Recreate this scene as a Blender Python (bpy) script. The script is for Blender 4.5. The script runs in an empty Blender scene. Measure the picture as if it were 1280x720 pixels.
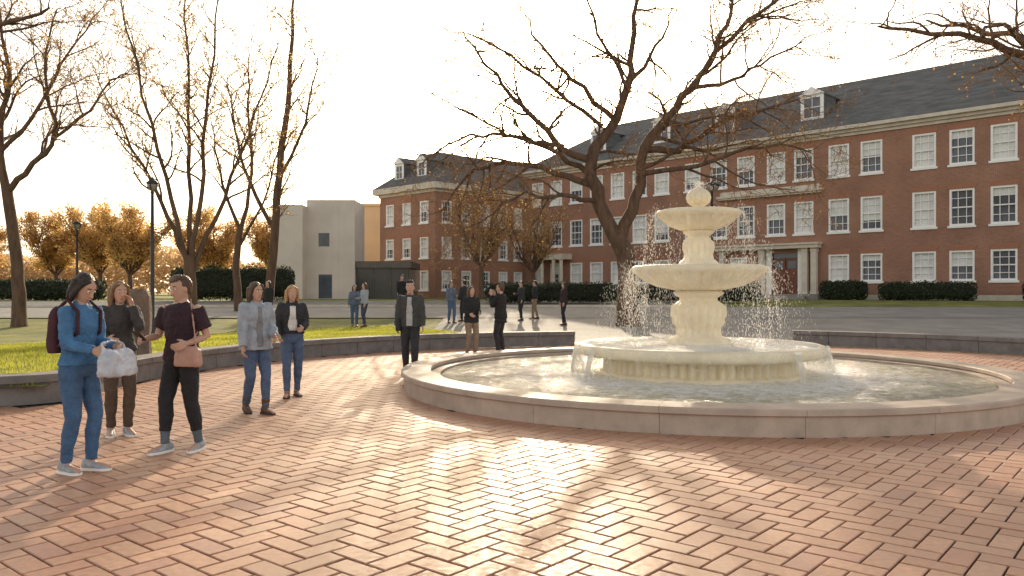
import bpy, math, random
import numpy as np
from mathutils import Vector, Matrix, noise
random.seed(7); rng=np.random.default_rng(7)
sc=bpy.context.scene
col=sc.collection
rad=math.radians

def ss(t):
    t=max(0.0,min(1.0,t)); return t*t*(3-2*t)
def gz(y): return 1.0*ss((y-27)/19.0)

# ------------------------------------------------------------ materials
MATS={}
def mat(name,color,rough=0.7,var=0.25,scale=6.0,bump=0.0,bscale=None,metal=0.0,color2=None,trans=0.0,spec=None,stretch=None,detail=5,sheen=0.0):
    if name in MATS: return MATS[name]
    m=bpy.data.materials.new(name); m.use_nodes=True
    nt=m.node_tree; N=nt.nodes; L=nt.links
    p=N['Principled BSDF']
    tc=N.new('ShaderNodeTexCoord'); mp=N.new('ShaderNodeMapping')
    L.new(tc.outputs['Object'],mp.inputs[0])
    if stretch: mp.inputs['Scale'].default_value=stretch
    nz=N.new('ShaderNodeTexNoise'); nz.inputs['Scale'].default_value=scale; nz.inputs['Detail'].default_value=detail
    nz.inputs['Roughness'].default_value=0.6
    L.new(mp.outputs[0],nz.inputs[0])
    cr=N.new('ShaderNodeValToRGB')
    c=np.array(color)
    c2=np.array(color2) if color2 is not None else c*(1+var)
    c1=c*(1-var)
    cr.color_ramp.elements[0].position=0.3; cr.color_ramp.elements[1].position=0.7
    cr.color_ramp.elements[0].color=(*c1,1); cr.color_ramp.elements[1].color=(*np.minimum(c2,0.95),1)
    L.new(nz.outputs[0],cr.inputs[0]); L.new(cr.outputs[0],p.inputs['Base Color'])
    p.inputs['Roughness'].default_value=rough; p.inputs['Metallic'].default_value=metal
    if spec is not None: p.inputs['Specular IOR Level'].default_value=spec
    if bump>0:
        n2=N.new('ShaderNodeTexNoise'); n2.inputs['Scale'].default_value=bscale or scale*4; n2.inputs['Detail'].default_value=4
        L.new(mp.outputs[0],n2.inputs[0])
        b=N.new('ShaderNodeBump'); b.inputs['Strength'].default_value=bump; b.inputs['Distance'].default_value=0.02
        L.new(n2.outputs[0],b.inputs['Height']); L.new(b.outputs[0],p.inputs['Normal'])
    if trans>0:
        t=N.new('ShaderNodeBsdfTranslucent'); L.new(cr.outputs[0],t.inputs[0])
        mx=N.new('ShaderNodeMixShader'); mx.inputs[0].default_value=trans
        out=N['Material Output']
        L.new(p.outputs[0],mx.inputs[1]); L.new(t.outputs[0],mx.inputs[2]); L.new(mx.outputs[0],out.inputs[0])
    MATS[name]=m
    return m

def brickwall(name,c1,c2,mortar):
    m=bpy.data.materials.new(name); m.use_nodes=True
    nt=m.node_tree; N=nt.nodes; L=nt.links; p=N['Principled BSDF']
    tc=N.new('ShaderNodeTexCoord'); sx=N.new('ShaderNodeSeparateXYZ'); L.new(tc.outputs['Object'],sx.inputs[0])
    ad=N.new('ShaderNodeMath'); ad.operation='ADD'; L.new(sx.outputs[0],ad.inputs[0]); L.new(sx.outputs[1],ad.inputs[1])
    cb=N.new('ShaderNodeCombineXYZ'); L.new(ad.outputs[0],cb.inputs[0]); L.new(sx.outputs[2],cb.inputs[1])
    br=N.new('ShaderNodeTexBrick'); br.inputs['Scale'].default_value=1.0
    br.inputs['Brick Width'].default_value=0.22; br.inputs['Row Height'].default_value=0.075; br.inputs['Mortar Size'].default_value=0.008
    br.inputs['Color1'].default_value=(*c1,1); br.inputs['Color2'].default_value=(*c2,1); br.inputs['Mortar'].default_value=(*mortar,1)
    L.new(cb.outputs[0],br.inputs[0])
    nz=N.new('ShaderNodeTexNoise'); nz.inputs['Scale'].default_value=0.5; nz.inputs['Detail'].default_value=6; L.new(tc.outputs['Object'],nz.inputs[0])
    mr=N.new('ShaderNodeMapRange'); mr.inputs[3].default_value=0.6; mr.inputs[4].default_value=1.4; L.new(nz.outputs[0],mr.inputs[0])
    mx=N.new('ShaderNodeVectorMath'); mx.operation='SCALE'; L.new(br.outputs[0],mx.inputs[0]); L.new(mr.outputs[0],mx.inputs['Scale'])
    L.new(mx.outputs[0],p.inputs['Base Color']); p.inputs['Roughness'].default_value=0.85
    return m

M_brick=brickwall('facade_brick',(0.34,0.15,0.088),(0.27,0.115,0.068),(0.36,0.26,0.20))
M_white=mat('white_paint',(0.86,0.84,0.80),0.5,0.05,3)
M_trim=mat('pale_stone_trim',(0.62,0.55,0.45),0.8,0.12,2,0.2)
M_slate=mat('slate_roof',(0.14,0.14,0.135),0.85,0.35,1.5,0.4,12,stretch=(0.6,0.6,3),spec=.2)
M_glass=mat('window_glass',(0.09,0.10,0.12),0.08,0.3,0.8)
M_blind=mat('window_blind',(0.74,0.74,0.71),0.6,0.1,2)
M_fstone=mat('fountain_stone',(0.86,0.73,0.52),0.5,0.14,3.0,0.3,16)
M_curb=mat('curb_stone',(0.47,0.37,0.29),0.6,0.2,3,0.3,40)
M_wallstone=mat('seat_wall_stone',(0.19,0.17,0.16),0.75,0.25,4,0.3,40)
M_conc=mat('concrete_paving',(0.27,0.25,0.22),0.85,0.2,0.8,0.1,20)
M_asph=mat('asphalt',(0.12,0.115,0.11),0.8,0.2,2,0.2,60)
M_bark=mat('bark',(0.12,0.072,0.045),0.9,0.45,6,0.9,14,stretch=(1,1,0.25))
M_twig=mat('twig_bark',(0.28,0.155,0.07),0.8,0.3,3)
M_leaf=mat('autumn_leaf',(0.52,0.27,0.07),0.6,0.4,1.2,trans=0.6,color2=(0.78,0.46,0.14))
M_leafo=mat('orange_leaf',(0.76,0.44,0.14),0.6,0.3,0.6,trans=0.65,color2=(0.92,0.64,0.25))
M_hedge=mat('hedge_leaf',(0.035,0.055,0.02),0.6,0.5,2,trans=0.25,color2=(0.07,0.085,0.03))
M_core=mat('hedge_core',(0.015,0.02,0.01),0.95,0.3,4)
M_grass=mat('grass_ground',(0.14,0.165,0.03),0.9,0.35,0.7,0.6,60,color2=(0.28,0.27,0.05))
M_blade=mat('grass_blade',(0.36,0.40,0.05),0.6,0.35,0.9,trans=0.6,color2=(0.60,0.57,0.10))
M_black=mat('black_iron',(0.02,0.02,0.022),0.4,0.2,5)
M_lampglass=mat('lamp_glass',(0.25,0.22,0.18),0.3,0.1,5)
M_mortar=mat('paving_sand',(0.05,0.028,0.02),0.95,0.3,8)

# ------------------------------------------------------------ mesh helpers
def mk(name,V,F,mats,mi=None,smooth=False,parent=None,loc=(0,0,0),rotz=0.0,link=True):
    me=bpy.data.meshes.new(name)
    me.from_pydata([tuple(v) for v in V],[],F)
    if not isinstance(mats,(list,tuple)): mats=[mats]
    for m in mats: me.materials.append(m)
    if mi is not None: me.polygons.foreach_set('material_index',mi)
    if smooth: me.polygons.foreach_set('use_smooth',[True]*len(me.polygons))
    me.update()
    o=bpy.data.objects.new(name,me)
    if link: col.objects.link(o)
    if parent: o.parent=parent
    o.location=loc; o.rotation_euler=(0,0,rotz)
    return o
def empty(name,loc,rotz=0.0,label=None,cat=None,group=None):
    o=bpy.data.objects.new(name,None); col.objects.link(o); o.location=loc; o.rotation_euler=(0,0,rotz)
    o.empty_display_size=0.2
    tag(o,label,cat,group); return o
def tag(o,label,cat,group=None):
    if label: o['label']=label
    if cat: o['category']=cat
    if group: o['group']=group
def box(V,F,x0,x1,y0,y1,z0,z1,MI=None,m=0):
    b=len(V)
    V+= [(x0,y0,z0),(x1,y0,z0),(x1,y1,z0),(x0,y1,z0),(x0,y0,z1),(x1,y0,z1),(x1,y1,z1),(x0,y1,z1)]
    F+= [(b,b+3,b+2,b+1),(b+4,b+5,b+6,b+7),(b,b+1,b+5,b+4),(b+1,b+2,b+6,b+5),(b+2,b+3,b+7,b+6),(b+3,b,b+4,b+7)]
    if MI is not None: MI+= [m]*6
def lathe(V,F,prof,n=48,mod=None,cx=0,cy=0,rs=1.0):
    b=len(V); k=len(prof)
    for i in range(n):
        a=2*math.pi*i/n
        for (r,z) in prof:
            rr=(r if mod is None else mod(r,z,a))*rs
            V.append((cx+rr*math.cos(a),cy+rr*math.sin(a),z))
    for i in range(n):
        j=(i+1)%n
        for q in range(k-1):
            F.append((b+i*k+q,b+j*k+q,b+j*k+q+1,b+i*k+q+1))
def arc_block(V,F,cx,cy,prof,a0,a1,n=4):
    b=len(V); k=len(prof)
    for i in range(n+1):
        a=a0+(a1-a0)*i/n
        for r,z in prof: V.append((cx+r*math.cos(a),cy+r*math.sin(a),z))
    for i in range(n):
        for q in range(k):
            q2=(q+1)%k
            F.append((b+i*k+q,b+i*k+q2,b+(i+1)*k+q2,b+(i+1)*k+q))
    F.append(tuple(b+q for q in range(k))[::-1]); F.append(tuple(b+n*k+q for q in range(k)))
def path_block(V,F,pts,prof):
    b=len(V);k=len(prof);n=len(pts)
    for i,pnt in enumerate(pts):
        t=(pts[min(i+1,n-1)]-pts[max(i-1,0)]).normalized(); nn=Vector((t.y,-t.x))
        for r,z in prof: V.append((pnt.x+nn.x*r,pnt.y+nn.y*r,z))
    for i in range(n-1):
        for q in range(k):
            q2=(q+1)%k; F.append((b+i*k+q,b+i*k+q2,b+(i+1)*k+q2,b+(i+1)*k+q))
    F.append(tuple(b+q for q in range(k))[::-1]); F.append(tuple(b+(n-1)*k+q for q in range(k)))
def tube(V,F,pts,rr,k=6,cap=True):
    pts=[Vector(p) for p in pts]; n=len(pts); b=len(V)
    t=(pts[1]-pts[0]).normalized()
    up=Vector((0,0,1)) if abs(t.z)<0.9 else Vector((1,0,0))
    u=t.cross(up).normalized()
    for i in range(n):
        if i==0: t=pts[1]-pts[0]
        elif i==n-1: t=pts[-1]-pts[-2]
        else: t=pts[i+1]-pts[i-1]
        if t.length<1e-9: t=Vector((0,0,1))
        t=t.normalized(); u=(u-t*u.dot(t))
        if u.length<1e-6: u=t.orthogonal()
        u=u.normalized(); w=t.cross(u)
        for j in range(k):
            a=2*math.pi*j/k
            V.append(tuple(pts[i]+(u*math.cos(a)+w*math.sin(a))*rr[i]))
    for i in range(n-1):
        for j in range(k):
            j2=(j+1)%k
            F.append((b+i*k+j,b+i*k+j2,b+(i+1)*k+j2,b+(i+1)*k+j))
    if cap:
        F.append(tuple(b+j for j in range(k))[::-1]); F.append(tuple(b+(n-1)*k+j for j in range(k)))

# ------------------------------------------------------------ ground
CX,CY=3.1,13.3
ysb=[-60,-20,0,10,20,27]+[27+i for i in range(1,20)]+[50,60,80,120,200,400,900]
def strip(name,x0,x1,y0,y1,off,m,nx=1):
    ys=sorted(set([y0,y1]+[y for y in ysb if y0<y<y1])); V=[];F=[]
    xs=[x0+(x1-x0)*i/nx for i in range(nx+1)]
    for y in ys:
        for x in xs: V.append((x,y,gz(y)+off))
    w=nx+1
    for j in range(len(ys)-1):
        for i in range(nx): F.append((j*w+i,j*w+i+1,(j+1)*w+i+1,(j+1)*w+i))
    o=mk(name,V,F,m); o['kind']='structure'; return o
strip('ground',-700,700,-60,900,-0.04,M_grass,4)
strip('road',-300,9,40,45.5,-0.02,M_asph)
strip('pavement',-300,45,35,39.85,0.0,M_conc)
strip('path',-3.0,45,24.2,34.99,-0.012,M_conc)
V=[];F=[]
box(V,F,-300,9,39.85,40.0,gz(40)-.2,gz(40)+.10); k=mk('kerb',V,F,M_trim); k['kind']='structure'

ALEFT=195
def inside(x,y):
    dx=x-CX; dy=y-CY; d=np.hypot(dx,dy); a=np.degrees(np.arctan2(dy,dx))%360
    left=(a>97)&(a<ALEFT)
    ok=np.where(left,d<9.42,np.where(a<=97,d<11.0,(x<15)&(y>1.0)&(x>-11.5)))
    return ok&(d>4.75)
V=[];F=[];n=96
V.append((CX,CY,-.016))
for i in range(n):
    a=2*math.pi*i/n; ad=math.degrees(a)
    r=9.5 if 97<ad<ALEFT else (11.2 if ad<=97 else 19)
    V.append((CX+r*math.cos(a),CY+r*math.sin(a),-.016))
for i in range(n): F.append((0,1+i,1+(i+1)%n))
o=mk('plaza_bedding',V,F,M_mortar); o['kind']='structure'
W=0.165; rot=rad(50)
I,J=np.meshgrid(np.arange(-120,121),np.arange(-120,121),indexing='ij')
I=I.ravel();J=J.ravel()
kk=(I-J)%4
hz=kk==0; vt=kk==3
def mkb(mask,sx,sy):
    i=I[mask].astype(float); j=J[mask].astype(float)
    return np.stack([i*W+sx*W/2,j*W+sy*W/2,np.full(i.shape,sx*W),np.full(i.shape,sy*W)],1)
B=np.concatenate([mkb(hz,2,1),mkb(vt,1,2)])
c,s=math.cos(rot),math.sin(rot)
bx=B[:,0]*c-B[:,1]*s+2; by=B[:,0]*s+B[:,1]*c+11
ok=inside(bx,by); B=B[ok]; bx=bx[ok]; by=by[ok]; nb=len(B)
gap=0.014; bev=0.006
hx=B[:,2]/2-gap/2; hy=B[:,3]/2-gap/2
zt=rng.normal(0,0.001,nb); tx=rng.normal(0,0.005,nb); ty=rng.normal(0,0.005,nb)
VV=np.zeros((nb,12,3))
sg=[(-1,-1),(1,-1),(1,1),(-1,1)]
for q,(a,b_) in enumerate(sg):
    for lay,(ins,z) in enumerate([(0,-0.02),(0,-0.004),(bev,0.0)]):
        lx=a*(hx-ins); ly=b_*(hy-ins)
        VV[:,lay*4+q,0]=lx*c-ly*s+bx; VV[:,lay*4+q,1]=lx*s+ly*c+by
        VV[:,lay*4+q,2]=z+zt+ (lx*tx+ly*ty if lay else 0)
base=np.array([(8,9,10,11)]+[(l+q,l+(q+1)%4,l+4+(q+1)%4,l+4+q) for l in (0,4) for q in range(4)])
FF=(base[None]+ (np.arange(nb)*12)[:,None,None]).reshape(-1,4)
M_pav=bpy.data.materials.new('paving_brick'); M_pav.use_nodes=True
N=M_pav.node_tree.nodes; L=M_pav.node_tree.links; p=N['Principled BSDF']
at=N.new('ShaderNodeAttribute'); at.attribute_name='bcol'
tc=N.new('ShaderNodeTexCoord'); nz=N.new('ShaderNodeTexNoise'); nz.inputs['Scale'].default_value=22; nz.inputs['Detail'].default_value=6; L.new(tc.outputs['Object'],nz.inputs[0])
n3=N.new('ShaderNodeTexNoise'); n3.inputs['Scale'].default_value=0.7; n3.inputs['Detail'].default_value=4; L.new(tc.outputs['Object'],n3.inputs[0])
mr=N.new('ShaderNodeMapRange'); mr.inputs[1].default_value=.3; mr.inputs[2].default_value=.7; mr.inputs[3].default_value=0.80; mr.inputs[4].default_value=1.18; L.new(nz.outputs[0],mr.inputs[0])
mr3=N.new('ShaderNodeMapRange'); mr3.inputs[1].default_value=.3; mr3.inputs[2].default_value=.7; mr3.inputs[3].default_value=0.88; mr3.inputs[4].default_value=1.12; L.new(n3.outputs[0],mr3.inputs[0])
mm=N.new('ShaderNodeMath'); mm.operation='MULTIPLY'; L.new(mr.outputs[0],mm.inputs[0]); L.new(mr3.outputs[0],mm.inputs[1])
vs=N.new('ShaderNodeVectorMath'); vs.operation='SCALE'; L.new(at.outputs['Color'],vs.inputs[0]); L.new(mm.outputs[0],vs.inputs['Scale'])
L.new(vs.outputs[0],p.inputs['Base Color'])
p.inputs['Specular IOR Level'].default_value=.8
mr2=N.new('ShaderNodeMapRange'); mr2.inputs[1].default_value=.3; mr2.inputs[2].default_value=.7; mr2.inputs[3].default_value=0.44; mr2.inputs[4].default_value=0.66; L.new(nz.outputs[0],mr2.inputs[0]); L.new(mr2.outputs[0],p.inputs['Roughness'])
bp=N.new('ShaderNodeBump'); bp.inputs['Strength'].default_value=.4; bp.inputs['Distance'].default_value=.004; L.new(nz.outputs[0],bp.inputs['Height']); L.new(bp.outputs[0],p.inputs['Normal'])
o=mk('brick_paving',VV.reshape(-1,3).tolist(),FF.tolist(),M_pav); o['kind']='structure'
pal=np.array([(0.48,0.24,0.135),(0.50,0.26,0.15),(0.46,0.22,0.125),(0.52,0.285,0.17),(0.47,0.245,0.145),(0.42,0.205,0.13)])
ch=rng.choice(6,nb,p=[.28,.27,.16,.10,.14,.05])
bc=pal[ch]*rng.normal(1,.04,(nb,1))
at=o.data.attributes.new('bcol','FLOAT_COLOR','POINT')
cc=np.ones((nb,12,4)); cc[:,:,:3]=bc[:,None,:]
at.data.foreach_set('color',cc.ravel())

# ------------------------------------------------------------ lawn ring
V=[];F=[]
ra=[9.75+ (20.5-9.75)*i/14 for i in range(15)]; an=[rad(112+(ALEFT-112)*i/50) for i in range(51)]
def lawnz(r,y): return max(gz(y),0)+.27*(1-ss((r-13)/7.0))
for a in an:
    for r in ra:
        x=CX+r*math.cos(a); y=CY+r*math.sin(a); V.append((x,y,lawnz(r,y)-0.0))
for i in range(50):
    for j in range(14): F.append((i*15+j,i*15+j+1,(i+1)*15+j+1,(i+1)*15+j))
o=mk('lawn',V,F,M_grass,smooth=True); o['kind']='structure'
nbld=110000
r=np.sqrt(rng.uniform(9.9**2,20.3**2,nbld)); a=np.radians(rng.uniform(113,ALEFT-.5,nbld))
x=CX+r*np.cos(a); y=CY+r*np.sin(a); z=np.array([lawnz(ri,yi) for ri,yi in zip(r,y)])
h=rng.uniform(.03,.08,nbld); w=rng.uniform(.006,.013,nbld); th=rng.uniform(0,6.28,nbld)
dx=np.cos(th)*w; dy=np.sin(th)*w; lx=rng.normal(0,.02,nbld); ly=rng.normal(0,.02,nbld)
P=np.zeros((nbld,3,3)); P[:,0]=np.stack([x-dx,y-dy,z],1); P[:,1]=np.stack([x+dx,y+dy,z],1); P[:,2]=np.stack([x+lx,y+ly,z+h],1)
o=mk('grass_blades',P.reshape(-1,3).tolist(),np.arange(nbld*3).reshape(-1,3).tolist(),M_blade); o['kind']='stuff'

# ------------------------------------------------------------ seat walls
def seatwall(R,a0,a1,label,tail=False):
    V=[];F=[]
    step=6.5; a=a0
    base=[(0,0),(0,.29),(-.05,.30),(-.05,.39),(-.035,.405),(.385,.405),(.4,.39),(.4,.30),(.35,.29),(.35,0)]
    pr=[(R+u,z) for u,z in base]
    while a<a1-.1:
        b=min(a+step,a1)
        arc_block(V,F,CX,CY,pr,rad(a+.03),rad(b-.03),4); a=b
    if tail:
        e=rad(a1); P0=Vector((CX+R*math.cos(e),CY+R*math.sin(e))); T0=Vector((-math.sin(e),math.cos(e)))
        er=rad(ALEFT+.6); D=Vector((math.cos(er),math.sin(er))); 
        P3=P0+T0*.9+D*1.3
        pts=[]
        for i in range(13):
            t=i/12; A=P0; Bq=P0+T0*.95
            pts.append(A*(1-t)**2+Bq*2*t*(1-t)+P3*t*t)
        path_block(V,F,pts,[(u,z) for u,z in base])
        q=P3
        for i in range(6):
            q2=q+D*1.1; path_block(V,F,[q+D*.006,q2-D*.006],[(u,z) for u,z in base]); q=q2
    o=mk('stone_seat_wall',V,F,M_wallstone); tag(o,label,'wall')
seatwall(9.45,98,189,'low curved grey stone retaining wall beside the lawn',True)
seatwall(11.1,6,63,'low curved grey stone seat wall around the fountain plaza')

# ------------------------------------------------------------ fountain
RS=.92
ft=empty('fountain',(CX,CY,0),0,'tiered cream stone fountain in a round stone-rimmed pool','fountain')
V=[];F=[]
pr=[(4.47,.02),(4.47,.24),(4.43,.245),(4.43,.295),(4.445,.305),(4.885,.305),(4.9,.29),(4.9,.235),(4.885,.225),(4.85,.22),(4.85,.0)]
for i in range(20):
    a0=360/20*i; arc_block(V,F,0,0,pr,rad(a0+.025),rad(a0+360/20-.025),8)
mk('basin_rim',V,F,M_curb,parent=ft)
V=[];F=[]
lathe(V,F,[(4.47,.23),(4.27,.225),(4.27,.16),(4.07,.155),(4.07,.02),(1.3,.02)],96)
mk('basin_floor',V,F,M_curb,parent=ft)
M_water=bpy.data.materials.new('pool_water'); M_water.use_nodes=True
N=M_water.node_tree.nodes; L=M_water.node_tree.links; p=N['Principled BSDF']
tc=N.new('ShaderNodeTexCoord'); nz=N.new('ShaderNodeTexNoise'); nz.inputs['Scale'].default_value=8; nz.inputs['Detail'].default_value=6; nz.inputs['Distortion'].default_value=.8; L.new(tc.outputs['Object'],nz.inputs[0])
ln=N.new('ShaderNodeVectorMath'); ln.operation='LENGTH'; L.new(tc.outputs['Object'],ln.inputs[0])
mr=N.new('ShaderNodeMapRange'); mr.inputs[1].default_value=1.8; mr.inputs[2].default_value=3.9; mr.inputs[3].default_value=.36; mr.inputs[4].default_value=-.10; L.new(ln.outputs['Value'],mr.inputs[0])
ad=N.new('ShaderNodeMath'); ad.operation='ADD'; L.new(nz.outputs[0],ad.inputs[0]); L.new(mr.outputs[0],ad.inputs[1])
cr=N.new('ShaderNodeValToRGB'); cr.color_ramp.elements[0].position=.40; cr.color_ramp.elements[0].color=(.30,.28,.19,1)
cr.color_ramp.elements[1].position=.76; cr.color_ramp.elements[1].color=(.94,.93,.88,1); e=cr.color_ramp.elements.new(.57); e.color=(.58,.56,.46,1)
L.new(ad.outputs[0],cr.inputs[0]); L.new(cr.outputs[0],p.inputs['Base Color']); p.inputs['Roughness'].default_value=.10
n2=N.new('ShaderNodeTexNoise'); n2.inputs['Scale'].default_value=8; n2.inputs['Detail'].default_value=6; n2.inputs['Roughness'].default_value=.65; L.new(tc.outputs['Object'],n2.inputs[0])
bp=N.new('ShaderNodeBump'); bp.inputs['Strength'].default_value=1; bp.inputs['Distance'].default_value=.08; L.new(n2.outputs[0],bp.inputs['Height']); L.new(bp.outputs[0],p.inputs['Normal'])
V=[];F=[]
nr,na=44,180
for i in range(nr):
    r=1.45+(4.26-1.45)*i/(nr-1)
    for j in range(na):
        a=2*math.pi*j/na; x,y=r*math.cos(a),r*math.sin(a)
        amp=.014+.022*ss((3.2-r)/1.5)
        V.append((x,y,.19+amp*noise.fractal(Vector((x*3,y*3,0)),1,2,3)))
for i in range(nr-1):
    for j in range(na):
        j2=(j+1)%na; F.append((i*na+j,i*na+j2,(i+1)*na+j2,(i+1)*na+j))
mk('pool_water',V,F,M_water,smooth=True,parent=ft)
def flute(n,amp,rmin,z0=-9,z1=9):
    def f(r,z,a):
        if r>rmin and z0<z<z1: return r*(1+amp*abs(math.sin(a*n/2))-amp/2)
        return r
    return f
V=[];F=[]
lathe(V,F,[(1.78,.0),(1.78,.215),(1.74,.24),(1.68,.25),(1.66,.28),(1.66,.43),(1.68,.455),(1.80,.465),(1.88,.48),(1.98,.49),(2.10,.505),(2.16,.53),(2.18,.58),(2.18,.63),(2.15,.67),(2.08,.69),(2.0,.67),(1.95,.63),(.3,.62)],396,flute(66,.06,1.64,.245,.458),rs=RS)
mk('lower_bowl',V,F,M_fstone,smooth=True,parent=ft)
def ripple(R,z,cz=.014):
    V=[];F=[];nr,na=16,96
    for i in range(nr):
        r=.15+(R-.15)*i/(nr-1)
        for j in range(na):
            a=2*math.pi*j/na; x,y=r*math.cos(a),r*math.sin(a)
            V.append((x,y,z+cz*noise.fractal(Vector((x*5,y*5,z)),1,2,3)))
    for i in range(nr-1):
        for j in range(na):
            j2=(j+1)%na; F.append((i*na+j,i*na+j2,(i+1)*na+j2,(i+1)*na+j))
    return V,F
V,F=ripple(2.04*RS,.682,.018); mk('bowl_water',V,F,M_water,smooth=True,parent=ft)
V=[];F=[]
lathe(V,F,[(.5,.6),(.52,.74),(.46,.78),(.38,.81),(.34,.87),(.345,.95),(.40,1.02),(.40,1.1),(.43,1.14),(.42,1.3),(.36,1.36),(.31,1.4),(.31,1.44),(.38,1.48),(.42,1.52),(.36,1.56)],160,flute(18,.14,.3,.84,1.36))
mk('lower_column',V,F,M_fstone,smooth=True,parent=ft)
V=[];F=[]
lathe(V,F,[(.25,1.54),(.45,1.57),(.75,1.63),(.95,1.72),(1.06,1.80),(1.10,1.84),(1.17,1.86),(1.20,1.90),(1.19,1.95),(1.13,1.97),(1.06,1.95),(.98,1.9),(.2,1.86)],252,flute(36,.05,.42,1.5,1.85),rs=RS)
mk('middle_bowl',V,F,M_fstone,smooth=True,parent=ft)
V,F=ripple(1.09*RS,1.948); mk('bowl_water',V,F,M_water,smooth=True,parent=ft)
V=[];F=[]
lathe(V,F,[(.34,1.84),(.36,2.0),(.33,2.04),(.27,2.08),(.24,2.16),(.27,2.26),(.26,2.36),(.2,2.42),(.19,2.46),(.26,2.5),(.28,2.54),(.2,2.58)],112,flute(14,.14,.2,2.08,2.4),rs=RS)
mk('upper_column',V,F,M_fstone,smooth=True,parent=ft)
V=[];F=[]
lathe(V,F,[(.18,2.54),(.34,2.57),(.52,2.64),(.63,2.72),(.66,2.77),(.72,2.79),(.755,2.83),(.74,2.88),(.69,2.89),(.62,2.86),(.56,2.82),(.1,2.8)],182,flute(26,.06,.3,2.5,2.78),rs=RS)
mk('upper_bowl',V,F,M_fstone,smooth=True,parent=ft)
V=[];F=[]
lathe(V,F,[(.16,2.8),(.17,2.86),(.1,2.9),(.09,2.95),(.15,2.98),(.20,3.03),(.22,3.10),(.2,3.17),(.14,3.23),(.07,3.27),(0.001,3.28)],96,flute(12,.14,.12,2.96,3.26),rs=.88)
mk('finial',V,F,M_fstone,smooth=True,parent=ft)
M_drop=bpy.data.materials.new('falling_water'); M_drop.use_nodes=True
N=M_drop.node_tree.nodes; L=M_drop.node_tree.links; p=N['Principled BSDF']
p.inputs['Base Color'].default_value=(.92,.91,.88,1); p.inputs['Roughness'].default_value=.15
tl=N.new('ShaderNodeBsdfTranslucent'); tl.inputs[0].default_value=(.97,.94,.88,1)
tp=N.new('ShaderNodeBsdfTransparent'); m1=N.new('ShaderNodeMixShader'); m1.inputs[0].default_value=.6
m2=N.new('ShaderNodeMixShader'); m2.inputs[0].default_value=.3
L.new(p.outputs[0],m1.inputs[1]); L.new(tl.outputs[0],m1.inputs[2]); L.new(m1.outputs[0],m2.inputs[1]); L.new(tp.outputs[0],m2.inputs[2]); L.new(m2.outputs[0],N['Material Output'].inputs[0])
V=[];F=[]
def drop(x,y,z,r,l):
    b=len(V)
    V.extend([(x,y,z-l),(x+r,y,z),(x,y+r,z),(x-r,y,z),(x,y-r,z),(x,y,z+l*1.4)])
    for q in range(4):
        q2=(q+1)%4
        F.append((b,b+1+q2,b+1+q)); F.append((b+5,b+1+q,b+1+q2))
def fall(R,z0,z1,nstr,vout,nd,spread=.0,rs=(.0018,.004)):
    for s_ in range(nstr):
        a=random.uniform(0,6.283); v=vout*random.uniform(.3,1.3); T=math.sqrt(2*(z0-z1)/9.8)
        for q in range(nd):
            t=T*math.sqrt(random.random()) if spread else T*(random.random()**.7)
            aa=a+random.gauss(0,.02+spread*t); rr=R+v*t+random.gauss(0,.015+spread*t*.3)
            z=z0-4.9*t*t+ (random.uniform(0,.12) if spread else 0)
            drop(rr*math.cos(aa),rr*math.sin(aa),z,random.uniform(*rs),random.uniform(.005,.022))
fall(.74*RS,2.86,1.95,60,.45,34)
fall(1.18*RS,1.93,.68,110,.5,46)
fall(2.18*RS,.64,.20,300,.25,20)
fall(1.19*RS,1.97,.3,150,1.3,26,.3,(.0013,.003))
fall(.75*RS,2.9,1.5,80,1.0,22,.3,(.0013,.003))
for q in range(500):
    a=random.uniform(0,6.283); rr=abs(random.gauss(0,.10)); drop(rr*math.cos(a),rr*math.sin(a),3.16+random.random()*.2,.004,.008)
for q in range(3600):
    a=random.uniform(0,6.283); rr=random.gauss(2.2,.2); drop(rr*math.cos(a),rr*math.sin(a),.20+abs(random.gauss(0,.05)),.004,.007)
mk('falling_water',V,F,M_drop,parent=ft)
for a0,wd in ((rad(168),.06),(rad(186),.08),(rad(205),.05),(rad(150),.05),(rad(350),.05),(rad(20),.06),(rad(300),.04)):
    V=[];F=[]; b=0; nn=9; mm_=7
    for i in range(nn):
        t=i/(nn-1)*.30
        rr=2.2*RS+.35*t; z=.67-4.9*t*t
        for j in range(mm_):
            a=a0+(j/(mm_-1)-.5)*wd*(1-.3*i/nn)*2
            rj=rr+.012*math.sin(j*2.3+i)
            V.append((rj*math.cos(a),rj*math.sin(a),z))
    for i in range(nn-1):
        for j in range(mm_-1): F.append((b+i*mm_+j,b+i*mm_+j+1,b+(i+1)*mm_+j+1,b+(i+1)*mm_+j))
    mk('water_spill',V,F,M_drop,smooth=True,parent=ft)

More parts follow.
